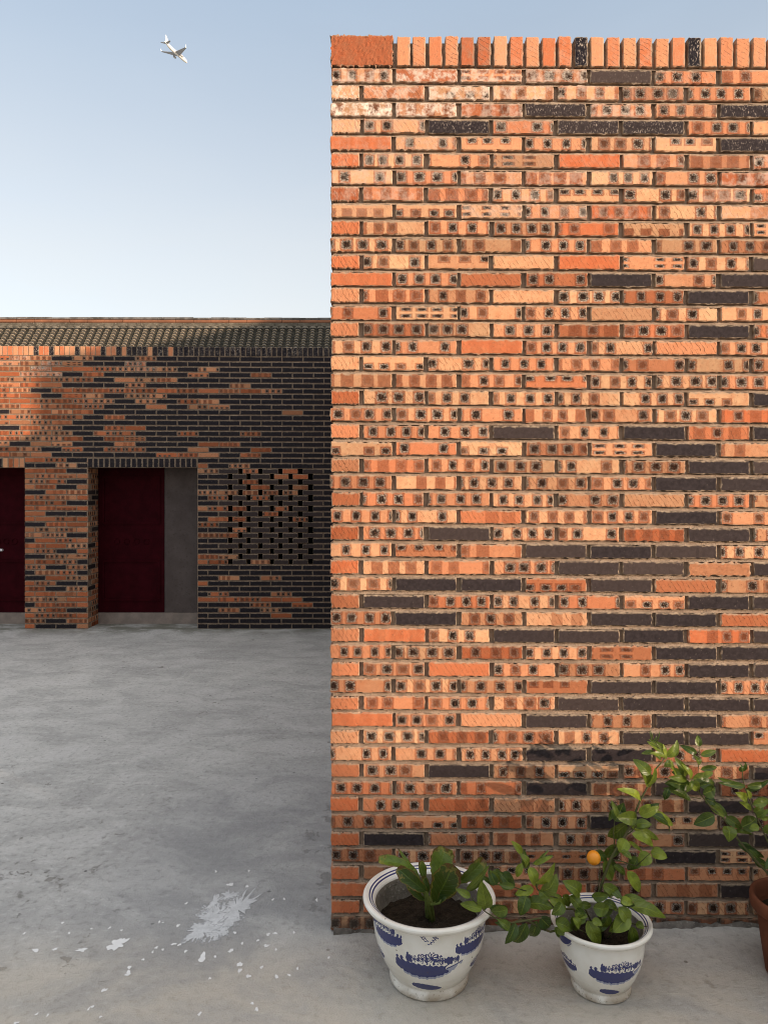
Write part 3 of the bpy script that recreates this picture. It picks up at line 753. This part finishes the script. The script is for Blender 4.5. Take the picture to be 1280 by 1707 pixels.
spots = [(193,1573,14,8),(205,1566,8,5),(60,1582,5,3),(92,1580,4,2),(137,1581,9,3),(337,1594,6,7),(385,1582,4,3),(214,1620,5,4),(216,1610,3,3),(174,1648,4,3),(261,1577,3,2),
 (310,1583,3,2),(272,1580,2,2),(400,1605,4,4),(400,1615,3,4),(414,1625,4,3),(444,1574,4,3),(436,1610,3,2),(461,1626,3,3),(482,1623,3,2),(428,1680,3,3),(421,1670,3,2),(459,1553,4,2),
 (311,1503,2,2),(474,1496,2,2),(528,1498,2,3),(455,1497,2,2),(340,1590,2,2),(359,1592,2,2),(350,1628,2,2),(62,1688,2,2),(80,1690,2,2),(154,1676,3,2),(168,1693,2,2),(148,1680,2,2),
 (105,1536,2,2),(116,1553,2,2),(41,1554,2,2),(153,1546,3,1),(183,1544,2,2),(203,1548,2,2),(266,1534,2,2),(297,1540,3,2),(272,1535,2,1),(290,1571,4,2),(255,1584,2,2),(239,1597,2,2),(300,1572,3,2),
 (447,1555,3,2),(460,1580,2,2),(490,1552,2,2),(496,1612,2,2),(392,1552,3,2),(548,1594,2,2),(333,1688,3,3),(28,1703,4,2),(412,1475,3,2),(415,1449,2,2),(360,1450,2,2),(404,1570,2,2),(430,1565,2,2),(384,1472,5,3)]
for px, py, a, b in spots:
    x, y = gpt(px, py); d = y
    splat(fk, x, y, a/F*d*.95, b/F*d*1.7, 18, .42, .0008+random.random()*.0006)
tag(fk.build("paint_flakes", M_chip), "scattered small flecks of white paint on the concrete ground", "paint flecks", kind='stuff')

# ------------------------------------------------------------------ blue and white pots
def pot(name, px, d, sr, sz, motifs, label, group=None):
    cx = (px-CX)/F*d
    e = empty(name, (cx, d, gz(cx,d)+.001)); tag(e, label, "flower pot", group)
    base = [(.0,.0),(.126,.0),(.134,.002),(.1375,.007),(.139,.018),(.138,.029),(.1355,.033),(.1345,.036),(.1365,.040)]
    body = [(.1365,.040),(.148,.058),(.162,.083),(.174,.110),(.184,.138),(.1915,.170),(.196,.200),(.1975,.228),(.197,.250),(.1985,.259)]
    rim = [(.205,.2635),(.217,.268),(.2275,.275),(.2325,.2835),(.2320,.290),(.2285,.2945),(.222,.2955),(.213,.2925),(.205,.288),(.197,.282),(.190,.274),(.187,.264)]
    inner = [(.186,.250),(.184,.225),(.180,.190),(.176,.17)]
    def dens(p, n):
        p = np.array(p); t = np.linspace(0, len(p)-1, n); i = np.minimum(t.astype(int), len(p)-2); f = (t-i)[:,None]
        return p[i]*(1-f) + p[i+1]*f
    P = np.concatenate((np.array(base[:-1]), dens(body, 250), dens(rim, 60), np.array(inner)))
    P = P*np.array([sr, sz]); seg = 840
    m = MB(); m.lathe(P, seg, (cx, d, gz(cx,d)+.001))
    o = m.build("body", M_glaze, e, smooth=True); me = o.data
    n = len(P)
    z = np.repeat(P[:,1], seg); rr = np.repeat(P[:,0], seg); th = np.tile(np.arange(seg)*2*math.pi/seg, n)
    th = np.where(th > math.pi, th-2*math.pi, th)
    ring = np.repeat(np.arange(n), seg)
    decor = np.zeros(n*seg); wash = np.zeros(n*seg); raw = np.zeros(n*seg)
    raw[ring >= n-4-3] = 1.0
    raw[ring < 2] = 1.0
    onbody = (ring >= 8) & (ring < 8+250)
    rimr = rr/sr
    isr = (ring >= 8+250+34)
    for q in (.2090, .2000): decor[isr & (np.abs(rimr-q) < .0024) & (z/sz > .27)] = 1
    decor[(ring == 5)|(ring == 6)] = .0
    hz_ = lambda a, k: np.sin(a*k)
    for (kind, t0, z0, hw, hh, flip, rot) in motifs:
        dt = (th - t0 + math.pi) % (2*math.pi) - math.pi
        s = dt*rr*flip; v = z - z0
        s, v = s*math.cos(rot)+v*math.sin(rot), -s*math.sin(rot)+v*math.cos(rot)
        p = s/hw; q = v/hh
        near = onbody & (np.abs(dt) < 1.5)
        wob = .06*np.sin(p*31)+.05*np.sin(p*57+1.3)
        if kind == 'island':
            low = -1.0*np.clip(1-(p+.15)**2*(1.0), 0, 1)**.75
            topl = .28 - .45*(p+.9) *.35 + .05*np.sin(p*40)
            hull = near & (p > -1) & (p < .52 + .05*np.sin(q*9)) & (q > low+wob*.6) & (q < topl)
            decor[hull] = 1
            w2 = near & (p > -.75) & (p < 1.0) & (q > low*1.16-.06+wob*.6) & (q < np.where(p > .5, -.15+.45*(p-.5), low+.15))
            wash[w2] = 1
            tail = near & (p > .5) & (p < 1.02) & (np.abs(q - (-.22+.75*(p-.5))) < .05); decor[tail] = 1
            for (a, b, ra, rb, st) in ((-.42,.62,.15,.34,1),(-.18,.72,.16,.46,1),(.08,.80,.20,.62,1),(.30,.62,.16,.44,1),(.58,.50,.15,.40,0),(-.62,.66,.05,.5,2),(-.55,.6,.045,.45,2),(-.80,.42,.06,.22,0),(.78,.45,.10,.26,1),(.84,.50,.05,.34,2),(-.95,.42,.04,.2,2)):
                b = .30+(b-.30)*.92; rb *= .86; R2 = ((p-a)/ra)**2+((q-b)/rb)**2
                blob = near & (R2 < 1+.25*np.sin(p*60)+.2*np.sin(q*14))
                if st == 1: blob &= (np.sin(np.arctan2(q-b, (p-a)*3)*9 + R2*5 + a*40) > -.15) | (R2 > .74) | (R2 < .08)
                decor[blob] = 1
            for a in (-.5,-.3,-.05,.16,.38): decor[near & (np.abs(p-a) < .022) & (q > .2) & (q < .75)] = 1
            win = near & (q > .26) & (q < .42) & (p > -.45) & (p < .35) & (np.sin(p*38) > .1); decor[win] = 0
        elif kind == 'oval':
            decor[near & (p*p + q*q*(1+.25*p) < 1+.05*np.sin(p*20))] = 1
        elif kind == 'birds':
            for (a, b) in ((-.75,.8),(-.6,.35),(-.35,-.15),(0,-.85),(.3,-.35),(.5,.15),(.72,.55),(.55,.85)):
                decor[near & (np.abs(p-a) < .26) & (np.abs(q - b - .12*np.sin((p-a)*16)) < .13)] = 1
    for nm, arr in (('decor',decor),('wash',wash),('raw',raw)):
        A = me.attributes.new(nm, 'FLOAT', 'POINT'); A.data.foreach_set('value', arr.astype(np.float32))
    s = MB(); zz = .196*sz; R0 = .181*sr; nr, ns = 14, 60; vs = [(cx, d, gz(cx,d)+zz+.012)]
    for a in range(1, nr+1):
        for b in range(ns):
            q = 2*math.pi*b/ns; r_ = R0*a/nr
            vs.append((cx+r_*math.cos(q), d+r_*math.sin(q), gz(cx,d)+zz + random.uniform(-.006,.006) + .012*(1-a/nr)))
    fs = [(0, 1+b, 1+(b+1)%ns) for b in range(ns)] + [(1+a*ns+b, 1+(a+1)*ns+b, 1+(a+1)*ns+(b+1)%ns, 1+a*ns+(b+1)%ns) for a in range(nr-1) for b in range(ns)]
    s.add(vs, fs); s.build("soil", M_soil, e, smooth=True)
    return e, cx, d, gz(cx,d)+zz
mot1 = [('island',-.06,.150,.118,.042,1,0), ('island',-.97,.226,.088,.030,-1,0), ('island',.90,.204,.098,.030,1,0), ('oval',-.12,.060,.050,.014,1,-.12), ('birds',-.05,.243,.030,.013,1,0),
        ('island',-1.22,.130,.030,.016,-1,0), ('island',1.03,.116,.032,.016,1,0), ('island',2.4,.16,.11,.04,1,0), ('island',-2.4,.15,.11,.04,1,0)]
mot2 = [('island',.20,.126,.104,.034,1,0), ('island',-1.25,.115,.050,.02,-1,0), ('oval',-.02,.052,.034,.0115,1,-.12), ('birds',-1.10,.186,.018,.010,1,0), ('island',1.75,.12,.07,.026,1,0), ('island',3.0,.11,.09,.03,1,0)]
GP = "blue and white glazed pots"
p1 = pot("flower_pot", 715, 2.71, 1.0, 1.0, mot1, "larger blue and white glazed pot with broad rim, nearest the wall corner", GP)
p2 = pot("flower_pot", 1001, 2.66, .735, .80, mot2, "smaller blue and white glazed pot holding the fruiting citrus tree", GP)
# terracotta pot cut by the right edge
cx3, d3 = 1.456, 2.72
e3 = empty("flower_pot", (cx3, d3, gz(cx3,d3))); tag(e3, "plain terracotta pot cut off by the right edge of the photo", "flower pot")
m = MB(); m.lathe([(0,0),(.095,0),(.10,.005),(.108,.06),(.118,.13),(.124,.18),(.126,.215),(.124,.222),(.143,.225),(.150,.232),(.152,.262),(.150,.272),(.142,.275),(.135,.270),(.128,.24),(.122,.2),(.12,.19)], 72, (cx3,d3,gz(cx3,d3)+.002))
m.build("body", M_terra, e3, smooth=True)
m = MB(); m.lathe([(.0,.212),(.06,.215),(.1245,.208)], 40, (cx3,d3,gz(cx3,d3)+.002)); m.build("soil", M_soil, e3, smooth=True)

# ------------------------------------------------------------------ plants
def leaf(mb, B, T, wid, tone, fold=.25, droop=.18, roll=0.0, ragged=0.0, seg=10, shape='oval'):
    B, T = Vector(B), Vector(T); ax = T - B; L = ax.length; ax.normalize()
    face = Vector((0.25,-1,.55)).normalized()
    side = ax.cross(face); side = side.normalized() if side.length > .1 else Vector((1,0,0))
    up = side.cross(ax).normalized()
    if up.y > 0: up = -up
    rot = Matrix.Rotation(roll, 3, ax); side = rot @ side; up = rot @ up
    vs = []; uv = []; K = 7
    for i in range(seg+1):
        t = i/seg
        if shape == 'oval': wv = math.sin(math.pi*min(1, t**.80*.985+.012))**.66*(1-.14*t)
        else: wv = (.12+.9*math.sin(math.pi*min(1,(t**1.15)*.80))**.8) * (1 if t < .93 else .8)
        c = B + ax*(L*t) + up*(L*droop*math.sin(t*math.pi)*.6 - L*droop*t*t*.9)
        for k in range(K):
            s = (k/(K-1))*2-1
            rg = 1 + ragged*random.uniform(-1,1)*(abs(s) > .9)
            p = c + side*(s*wid*.5*wv*rg) + up*(abs(s)**1.4*wid*.5*wv*fold) + up*(wid*.03*math.sin(t*11+s*2+tone*9))
            vs.append(p); uv.append((t, s))
    fs = [(i*K+k, i*K+k+1, (i+1)*K+k+1, (i+1)*K+k) for i in range(seg) for k in range(K-1)]
    mb.add(vs, fs); mb.uv += uv
    mb.fa.setdefault('tone', []).extend([tone]*len(fs))
def leaves(mb, fr, d, items, spread=.05):
    x0, y0, s = fr
    dup = [(a+random.uniform(-30,30), b+random.uniform(-25,30), c+random.uniform(-30,30), e+random.uniform(-25,30), w_*.9, .05+.2*random.random(), .03) for a,b,c,e,w_,*_ in items if random.random() < .45]  # extra leaves in dark tone, painting shade deep in the crown
    for it in list(items) + dup:
        bx, by, tx, ty, wd = it[:5]; tone = it[5] if len(it) > 5 else random.uniform(.15,.5)
        dd = d + random.uniform(-spread, spread) + (it[6] if len(it) > 6 else 0)
        lpx = math.hypot(tx-bx, ty-by)/s
        B = at(x0+bx/s, y0+by/s, dd); T = at(x0+tx/s, y0+ty/s, dd + random.uniform(-.6,.35)*lpx/475)
        leaf(mb, B, T, wd*1.12/s/F*dd, min(1, max(0, tone+random.uniform(-.08,.08))), random.uniform(.12,.42), random.uniform(.05,.28), random.uniform(-.45,.45))
        mb.pet.append((B, (B-T).normalized()))
def stem(mb, fr, pts, r0, r1, d0, d1, seg=7):
    x0, y0, s = fr; n = len(pts)
    P = [at(x0+a/s, y0+b/s, d0+(d1-d0)*i/(n-1)) for i, (a, b) in enumerate(pts)]
    mb.tube(P, [r0+(r1-r0)*i/(n-1) for i in range(n)], seg)
FB, FC, FD, FE = (980,1200,4.267), (820,1380,4.129), (740,1400,8.0), (600,1400,8.0)

# citrus tree in the smaller pot
cp2 = empty("citrus_tree", (p2[1], p2[2], p2[3])); tag(cp2, "small citrus tree with one orange fruit, glossy leaves spreading over both pots", "potted tree")
sm = MB(); dT = 2.66
root = at(1003, 1545, dT); root.z = p2[3]-.01
def stem_from_root(pts, fr, r0, r1, d1):
    x0, y0, s = fr; n = len(pts)
    P = [root] + [at(x0+a/s, y0+b/s, dT+(d1-dT)*(i+1)/n) for i, (a, b) in enumerate(pts)]
    sm.tube(P, [r0+(r1-r0)*i/n for i in range(n+1)], 8)
stem_from_root([(70,1250),(110,1120),(150,1010),(200,920),(260,830),(300,750),(330,670),(370,570),(410,500),(435,450),(480,350),(550,268)], FB, .0062, .0022, 2.72)
stem(sm, FB, [(548,270),(530,230),(505,205),(470,150),(452,100),(443,85)], .0018, .0008, 2.72, 2.70)
stem(sm, FB, [(260,830),(310,790),(350,745),(420,700)], .002, .001, 2.69, 2.66)
stem(sm, FB, [(190,930),(180,800),(190,690),(175,600)], .002, .0009, 2.69, 2.70)
stem(sm, FB, [(340,1040),(400,985),(445,945)], .0018, .001, 2.67, 2.64)
stem(sm, FB, [(160,990),(250,1010),(340,1040)], .0022, .0018, 2.68, 2.67)
stem(sm, FB, [(70,1200),(85,1080),(75,960),(60,880)], .0018, .0008, 2.67, 2.67)
stem_from_root([(640,560),(520,500),(400,470)], FC, .0035, .0018, 2.6)
stem_from_root([(560,560),(430,555),(370,490),(310,420),(280,330),(245,265),(215,185)], FC, .0042, .0012, 2.58)
stem(sm, FC, [(300,400),(320,320),(322,235),(345,190),(380,155)], .0016, .0006, 2.59, 2.57)
stem_from_root([(640,650),(520,690),(400,715),(330,690),(250,640),(200,632),(120,660),(30,625)], FC, .0045, .0030, 2.55)
stem(sm, FD, [(1300,1040),(1100,1075),(920,1105),(740,1080),(560,965),(430,845),(345,765),(300,690)], .0030, .0012, 2.55, 2.52)
stem(sm, FD, [(1150,700),(960,640),(760,610),(640,560),(500,480)], .0020, .0008, 2.60, 2.60)
stem_from_root([(780,560),(860,560),(960,550)], FC, .003, .0015, 2.6)
stem_from_root([(900,650),(970,660),(1060,680),(1130,692)], FC, .0025, .001, 2.6)
stem_from_root([(640,720),(600,700)], FC, .003, .001, 2.56)
sm.build("branches", M_bark, cp2, smooth=True)
lm = MB(); lm.pet = []
leaves(lm, FB, 2.69, [(440,390,330,280,75,.35),(425,470,370,330,75,.4),(440,460,482,345,50,.4),(372,567,238,482,60,.9),(545,262,445,232,36,.5),(530,240,420,150,42,.35),(560,262,637,170,60,.45),
 (543,260,535,172,34,.8),(470,232,380,236,36,.3),(450,150,438,82,11,.1),(465,155,492,108,11,.1),(555,280,520,190,30,.6),(205,690,170,575,36,.25),(190,720,255,600,95,.15),(345,700,206,690,92,.45),
 (372,682,440,600,64,.9),(372,682,510,618,62,.55),(440,645,612,755,66,.95),(340,742,447,738,62,.4),(272,742,138,838,112,.18),(310,765,512,850,56,.7),(312,810,482,892,72,.85),(270,850,222,942,88,.75),
 (290,862,392,942,26,.9),(445,938,562,978,82,.75),(440,955,358,1028,92,.6),(330,965,292,1082,92,.08),(235,930,312,985,52,.3),(278,1078,375,1228,78,.85),(200,890,108,985,68,.22),(55,930,135,1010,60,.2),
 (120,1000,165,1150,74,.3),(180,1035,275,1105,46,.25),(110,1168,222,1262,60,.45),(170,640,150,720,40,.2)], .035)
leaves(lm, FC, 2.58, [(205,180,138,92,46,.75),(240,262,212,182,58,.35),(205,245,165,345,46,.8),(315,235,385,155,20,.5),(290,252,412,195,32,.6),(255,272,302,402,72,.85),(308,385,436,270,70,.7),(345,440,455,340,108,.42),
 (285,420,160,458,66,.95),(235,468,195,605,86,.15),(240,520,420,540,92,.28),(325,430,395,490,62,.35),(395,460,510,568,78,.6),(490,460,540,545,62,.3),(605,455,508,370,96,.32),(535,468,628,580,82,.35),
 (235,655,148,812,84,.10),(160,655,100,805,66,.08),(305,640,268,768,74,.1),(108,572,-5,566,84,.25),(55,665,125,665,60,.3),(330,615,402,690,84,.1),(432,685,472,755,58,.28),(440,650,545,695,86,.3),
 (555,620,612,702,60,.4),(568,580,655,612,68,.5),(655,640,745,818,88,.62),(690,630,757,672,50,.55),(695,545,815,560,92,.22),(765,392,885,462,68,.35),(882,490,972,522,56,.85),(900,480,1060,500,50,.4),
 (950,540,1208,602,92,.38),(870,545,955,668,84,.55),(935,600,838,718,104,.42),(950,690,975,850,78,.5),(990,655,1045,690,50,.4),(690,475,800,470,60,.3),(60,312,158,402,68,.12),(62,402,155,402,46,.22),(0,302,85,388,78,.08),
 (480,520,420,600,80,.2),(640,600,560,660,60,.22),(800,600,760,700,60,.2),(760,520,860,560,60,.35),(600,520,690,540,50,.2)], .035)
leaves(lm, FD, 2.53, [(350,762,165,655,92,.45),(300,672,592,372,80,.3),(505,925,215,850,125,.5),(560,912,500,570,190,.42),(690,600,600,425,110,.10),(930,640,740,442,115,.12),(935,625,735,592,78,.25),(850,930,620,965,140,.3),
 (690,595,480,472,66,.12),(875,1180,738,1070,104,.2)], .02)
lm.build("foliage", M_leaf, cp2, smooth=True)
fc = at(989, 1430, 2.66); fm = MB(); fm.lathe([(-.0+.0232*math.sin(math.pi*k/14)*(1), -.0242*math.cos(math.pi*k/14)) for k in range(15)], 28, fc)
fm.build("fruit", M_fruit, cp2, smooth=True)

# citrus tree in the terracotta pot: two long branches lean into the picture
cp3 = empty("citrus_tree", (cx3, d3, .21)); tag(cp3, "citrus tree at the right edge whose long branches lean in over the wall", "potted tree")
sm = MB()
b0 = Vector((cx3-.02, d3, .20))
def br(pts, fr, r0, r1, da, db, start=True):
    x0, y0, s = fr; n = len(pts)
    P = ([b0] if start else []) + [at(x0+a/s, y0+b/s, da+(db-da)*i/(n-1)) for i, (a, b) in enumerate(pts)]
    sm.tube(P, [r0+(r1-r0)*i/(len(P)-1) for i in range(len(P))], 7)
br([(1380,1280),(1275,1090),(1160,970),(1070,860),(1010,770),(960,700),(870,620),(790,520),(700,430),(620,350),(565,285)], FB, .0052, .0016, 2.74, 2.80)
br([(1420,1100),(1330,960),(1275,865),(1210,720),(1160,600),(1112,480),(1095,400),(1100,330)], FB, .0042, .0012, 2.70, 2.72)
br([(790,510),(788,420),(783,320),(790,240),(787,180)], FB, .0015, .0009, 2.79, 2.77, False)
br([(1000,770),(1060,795),(1150,800)], FB, .0016, .0009, 2.77, 2.75, False)
br([(800,560),(700,545),(600,490)], FB, .0015, .0008, 2.8, 2.82, False)
for k in range(14):  # unseen stems added to carry the off-frame shading leaves
    e = Vector((random.uniform(1.5,2.15), random.uniform(2.3,2.8), random.uniform(.4,.62))); q = b0.lerp(e, .5)+Vector((0,0,.08))
    sm.tube([b0, q, e], [.005,.0035,.0012], 6)
sm.build("branches", M_bark, cp3, smooth=True)
lm = MB(); lm.pet = []
leaves(lm, FB, 2.77, [(690,402,640,288,70,.3),(700,425,578,410,46,.4),(700,445,555,455,78,.08),(650,470,672,532,48,.55),(720,428,690,320,50,.6),(740,422,872,388,62,.35),(735,440,790,505,66,.7),(785,190,780,108,46,.2),
 (770,238,660,184,46,.1),(800,252,914,220,46,.12),(790,322,758,250,56,.18),(800,352,922,335,40,.15),(815,402,888,372,42,.35),(790,470,905,440,72,.2),(815,525,912,482,86,.1),(825,560,912,592,76,.06),
 (860,598,972,690,58,.55),(700,542,545,482,62,.06),(570,490,540,570,46,.06),(895,680,752,745,86,.12),(985,755,1010,862,104,.35),(980,692,1095,772,66,.25),(1090,762,1205,702,104,.18),(1040,792,1165,805,34,.4),
 (1085,870,1232,1002,56,.12),(1180,1012,1282,1040,70,.1),(600,300,540,330,50,.5),(620,340,640,430,46,.6),(560,300,625,370,34,.7),(740,430,700,520,40,.35)], .04)
leaves(lm, FB, 2.71, [(1100,365,1122,308,32,.05),(1095,370,1085,310,18,.05),(1100,482,938,420,44,.4),(1130,472,1278,452,48,.15),(1130,562,1056,520,56,.8),(1150,560,1135,500,34,.6),(1160,642,1078,580,44,.85),(1170,602,1285,580,58,.3),
 (1180,662,1245,618,60,.35),(1200,692,1285,640,40,.25),(1215,762,1145,772,50,.5),(1225,702,1290,692,30,.6),(1250,800,1330,740,60,.3),(1270,860,1340,900,60,.2),(1330,960,1420,900,60,.3),(1330,970,1260,1060,60,.15),(1400,1080,1480,1010,70,.3),(1360,1200,1290,1290,70,.2)], .03)
for k in range(420):  # unseen leaf mass added off frame to block light on the right
    c = Vector((random.uniform(1.48, 2.25), random.uniform(2.25, 2.84), random.uniform(.10,.66)))
    if c.z < .08 or (c.x < 1.75 and c.y > 2.5 and c.z < .3): continue
    v = Vector((random.gauss(0,1), random.gauss(0,.7), random.gauss(0,.7))).normalized()*random.uniform(.06,.10)
    leaf(lm, c, c+v, random.uniform(.036,.055), random.uniform(.1,.5), random.uniform(.1,.4), random.uniform(.05,.3), random.uniform(-.8,.8), 0, 6)
lm.build("foliage", M_leaf, cp3, smooth=True)

# broad-leaved plant, cut back, in the larger pot
cp1 = empty("leafy_plant", (p1[1], p1[2], p1[3])); tag(cp1, "cut back broad leaved plant with browned edges in the larger pot", "potted plant")
sm = MB(); lm = MB(); lm.pet = []
r0 = Vector((p1[1]+.005, p1[2], p1[3]+.005))
def bl(mx, my, bx, by, tx, ty, wd, tone, d0, d1, roll=0, fold=.35, droop=.1, rag=.10, shape='cut'):
    x0, y0, s = FE
    B = at(x0+bx/s, y0+by/s, d0); T = at(x0+tx/s, y0+ty/s, d1); mid = at(x0+mx/s, y0+my/s, (d0+p1[2])/2)
    sm.tube([r0+Vector((random.uniform(-.012,.012), random.uniform(-.01,.01), -.02)), mid, B, B+(T-B)*.3], [.0085,.0068,.005,.002], 7)
    leaf(lm, B-(T-B)*.05, T, wd/s/F*d0, tone, fold, droop, roll, rag, 14, shape)
bl(940,800,1000,560,1140,105,330,.75,2.76,2.80,.1,.12,.02)
bl(950,850,1000,830,1235,360,350,.05,2.67,2.61,-.2,.22,.05)
bl(890,820,880,690,520,400,190,.0,2.64,2.60,-.3,.3,.1)
bl(880,760,740,410,275,240,150,.95,2.70,2.66,.4,.4,.12,.08)
bl(880,740,690,400,505,112,66,.9,2.73,2.76,.2,.4,.02,.05,'oval')
bl(900,800,860,560,785,300,150,.55,2.72,2.71,.5,.45,.02,.12)
bl(960,830,1320,560,1660,280,200,.6,2.76,2.76,.3,.3,.15,.12)
bl(930,860,900,740,840,500,120,.15,2.69,2.68,.6,.5,.1)
bl(920,880,1100,720,1290,500,130,.1,2.73,2.74,.6,.4,.1)
bl(930,860,860,800,640,600,110,.05,2.68,2.66,-.5,.5,.15)
bl(940,860,1060,840,1150,640,120,.2,2.66,2.65,-.4,.5,.1)
sm.build("stalks", M_twig, cp1, smooth=True); lm.build("foliage", M_broad, cp1, smooth=True)

# ------------------------------------------------------------------ airliner, a kilometre off
def airliner():
    D = 1000.0; c = at(294, 88, D); view = (c - Vector((0,0,CAMZ))).normalized()
    e1 = view.cross(Vector((0,0,1))).normalized(); e2 = e1.cross(view).normalized()
    rx = np.array([11.5, 13.97, 2.1]); ry = -np.array([7.85, -3.5, -16.0])          # right / up of (forward, wing, up)
    rx = rx/np.linalg.norm(rx); ry = ry - rx*(rx@ry); ry = ry/np.linalg.norm(ry)
    rz_ = np.cross(rx, ry)
    rz_ = -rz_
    fw, wg, up = [Vector(e1)*float(rx[i]) + Vector(e2)*float(ry[i]) - view*float(rz_[i]) for i in range(3)]
    if (fw.cross(wg)).dot(up) < 0: wg = wg
    e = empty("airliner", c); tag(e, "small white passenger jet flying in the pale blue sky", "airplane")
    dist = (c - Vector((0,0,CAMZ))).length; K = dist/1000*1.0
    def W(f, w_, u): return c + (fw*f + wg*w_ + up*u)*K*.98
    def loft(name, secs, mat, parent, seg=20):
        m = MB(); n = len(secs)
        vs = [W(f, w0 + r*math.cos(2*math.pi*k/seg), u0 + r2*math.sin(2*math.pi*k/seg)) for f, w0, u0, r, r2 in secs for k in range(seg)]
        fs = [(i*seg+k, i*seg+(k+1)%seg, (i+1)*seg+(k+1)%seg, (i+1)*seg+k) for i in range(n-1) for k in range(seg)]
        fs += [tuple(range(seg)), tuple((n-1)*seg+k for k in range(seg))]
        m.add(vs, fs); return m.build(name, mat, parent, smooth=True)
    loft("fuselage", [(19.5,0,-.5,.1,.1),(18.8,0,-.4,.8,.8),(17.5,0,-.2,1.4,1.4),(15.5,0,0,1.85,1.9),(12,0,0,1.95,2.0),(-8,0,0,1.95,2.0),(-13,0,.5,1.5,1.5),(-17,0,1.0,.8,.8),(-19.8,0,1.3,.2,.25)], M_plane, e)
    def slab(name, P, th, mat, parent):
        """four corners (f, w, u) root-lead, tip-lead, tip-trail, root-trail"""
        m = MB(); a, b, c_, d = [np.array(p, float) for p in P]
        nrm = np.cross(b-a, d-a); nrm = nrm/np.linalg.norm(nrm)
        vs = []
        for p, t in ((a,th),(b,th*.4),(c_,th*.15),(d,th*.4)):
            vs += [W(*(p+nrm*t/2)), W(*(p-nrm*t/2))]
        m.add(vs, [(0,2,4,6),(7,5,3,1),(0,1,3,2),(2,3,5,4),(4,5,7,6),(6,7,1,0)]); return m.build(name, mat, parent)
    for s in (-1, 1):
        wo = slab("wing", [(4.2,s*1.7,-1.0),(-3.6,s*17,1.0),(-5.4,s*17,1.0),(-3.6,s*1.7,-1.0)], .9, M_plane_grey, e)
        slab("winglet", [(-3.7,s*17.02,1.0),(-5.3,s*17.6,3.4),(-6.2,s*17.6,3.4),(-5.5,s*17.02,1.0)], .25, M_plane, wo)
        loft("engine", [(5.6,s*5.0,-2.0,.95,.95),(5.2,s*5.0,-2.0,1.15,1.15),(3.2,s*5.0,-2.0,1.1,1.1),(1.6,s*5.0,-1.9,.65,.65)], M_plane_grey, e)
        slab("tailplane", [(-14.6,s*.7,1.2),(-17.6,s*6.6,1.9),(-19.2,s*6.6,1.9),(-18.4,s*.7,1.2)], .4, M_plane_grey, e)
    slab("tail_fin", [(-12.2,0,1.6),(-17.6,0,8.6),(-20.0,0,8.6),(-18.2,0,1.6)], .5, M_plane, e)
airliner()

# ------------------------------------------------------------------ the house behind the viewpoint whose shadow lies over the yard
nh = empty("neighbour_house", (0,0,0)); tag(nh, "grey rendered house standing behind the viewpoint", "house")
sx, sy = math.sin(SUN_AZ), -math.cos(SUN_AZ)              # towards the sun, on plan
tx, ty = math.cos(SUN_AZ), math.sin(SUN_AZ)               # across
def sp_(l, t): return (XL + sx*l + tx*t, D1 + sy*l + ty*t)
def block(mb, l0, l1, t0, t1, z0, z1, rise=0):
    q = [sp_(l0,t0), sp_(l1,t0), sp_(l1,t1), sp_(l0,t1)]
    vs = [(x,y,z0) for x,y in q] + [(x,y,z1) for x,y in q]
    mb.add(vs, [(0,1,2,3),(7,6,5,4),(4,5,1,0),(5,6,2,1),(6,7,3,2),(7,4,0,3)])
te = math.tan(SUN_EL)
# a low terrace far back leaves the foot of the wall in shade, a nearer wing the left half of the yard
m = MB(); YB, BETA = D1 - 18.0, .17
zl = .55 + (D1-YB)/(BETA*math.sin(SUN_AZ)+math.cos(SUN_AZ))*te
q = [(XL+14, YB+BETA*14), (XL+70, YB+BETA*70), (XL+70, YB-8), (XL+14, YB-8)]
def prism(mb, q, z0, z1):
    n = len(q); mb.add([(x,y,z0) for x,y in q]+[(x,y,z1) for x,y in q], [tuple(range(n))[::-1], tuple(range(n,2*n))]+[(k,(k+1)%n,n+(k+1)%n,n+k) for k in range(n)])
prism(m, q, -.2, zl-.2); block(m, 6.5, 10.5, -12, -.015, -.2, 2.75); m.build("wall", M_render, nh)
m = MB(); prism(m, [(x,y) for x,y in q], zl-.197, zl); block(m, 6.45, 10.6, -12.1, -.01, 2.753, 2.86); m.build("roof", M_slate, nh)
for t in range(-11, -2, 3):
    m = MB(); block(m, 6.47, 6.52, t, t+1.2, 1.0, 2.4); m.build("window", M_glass, nh)
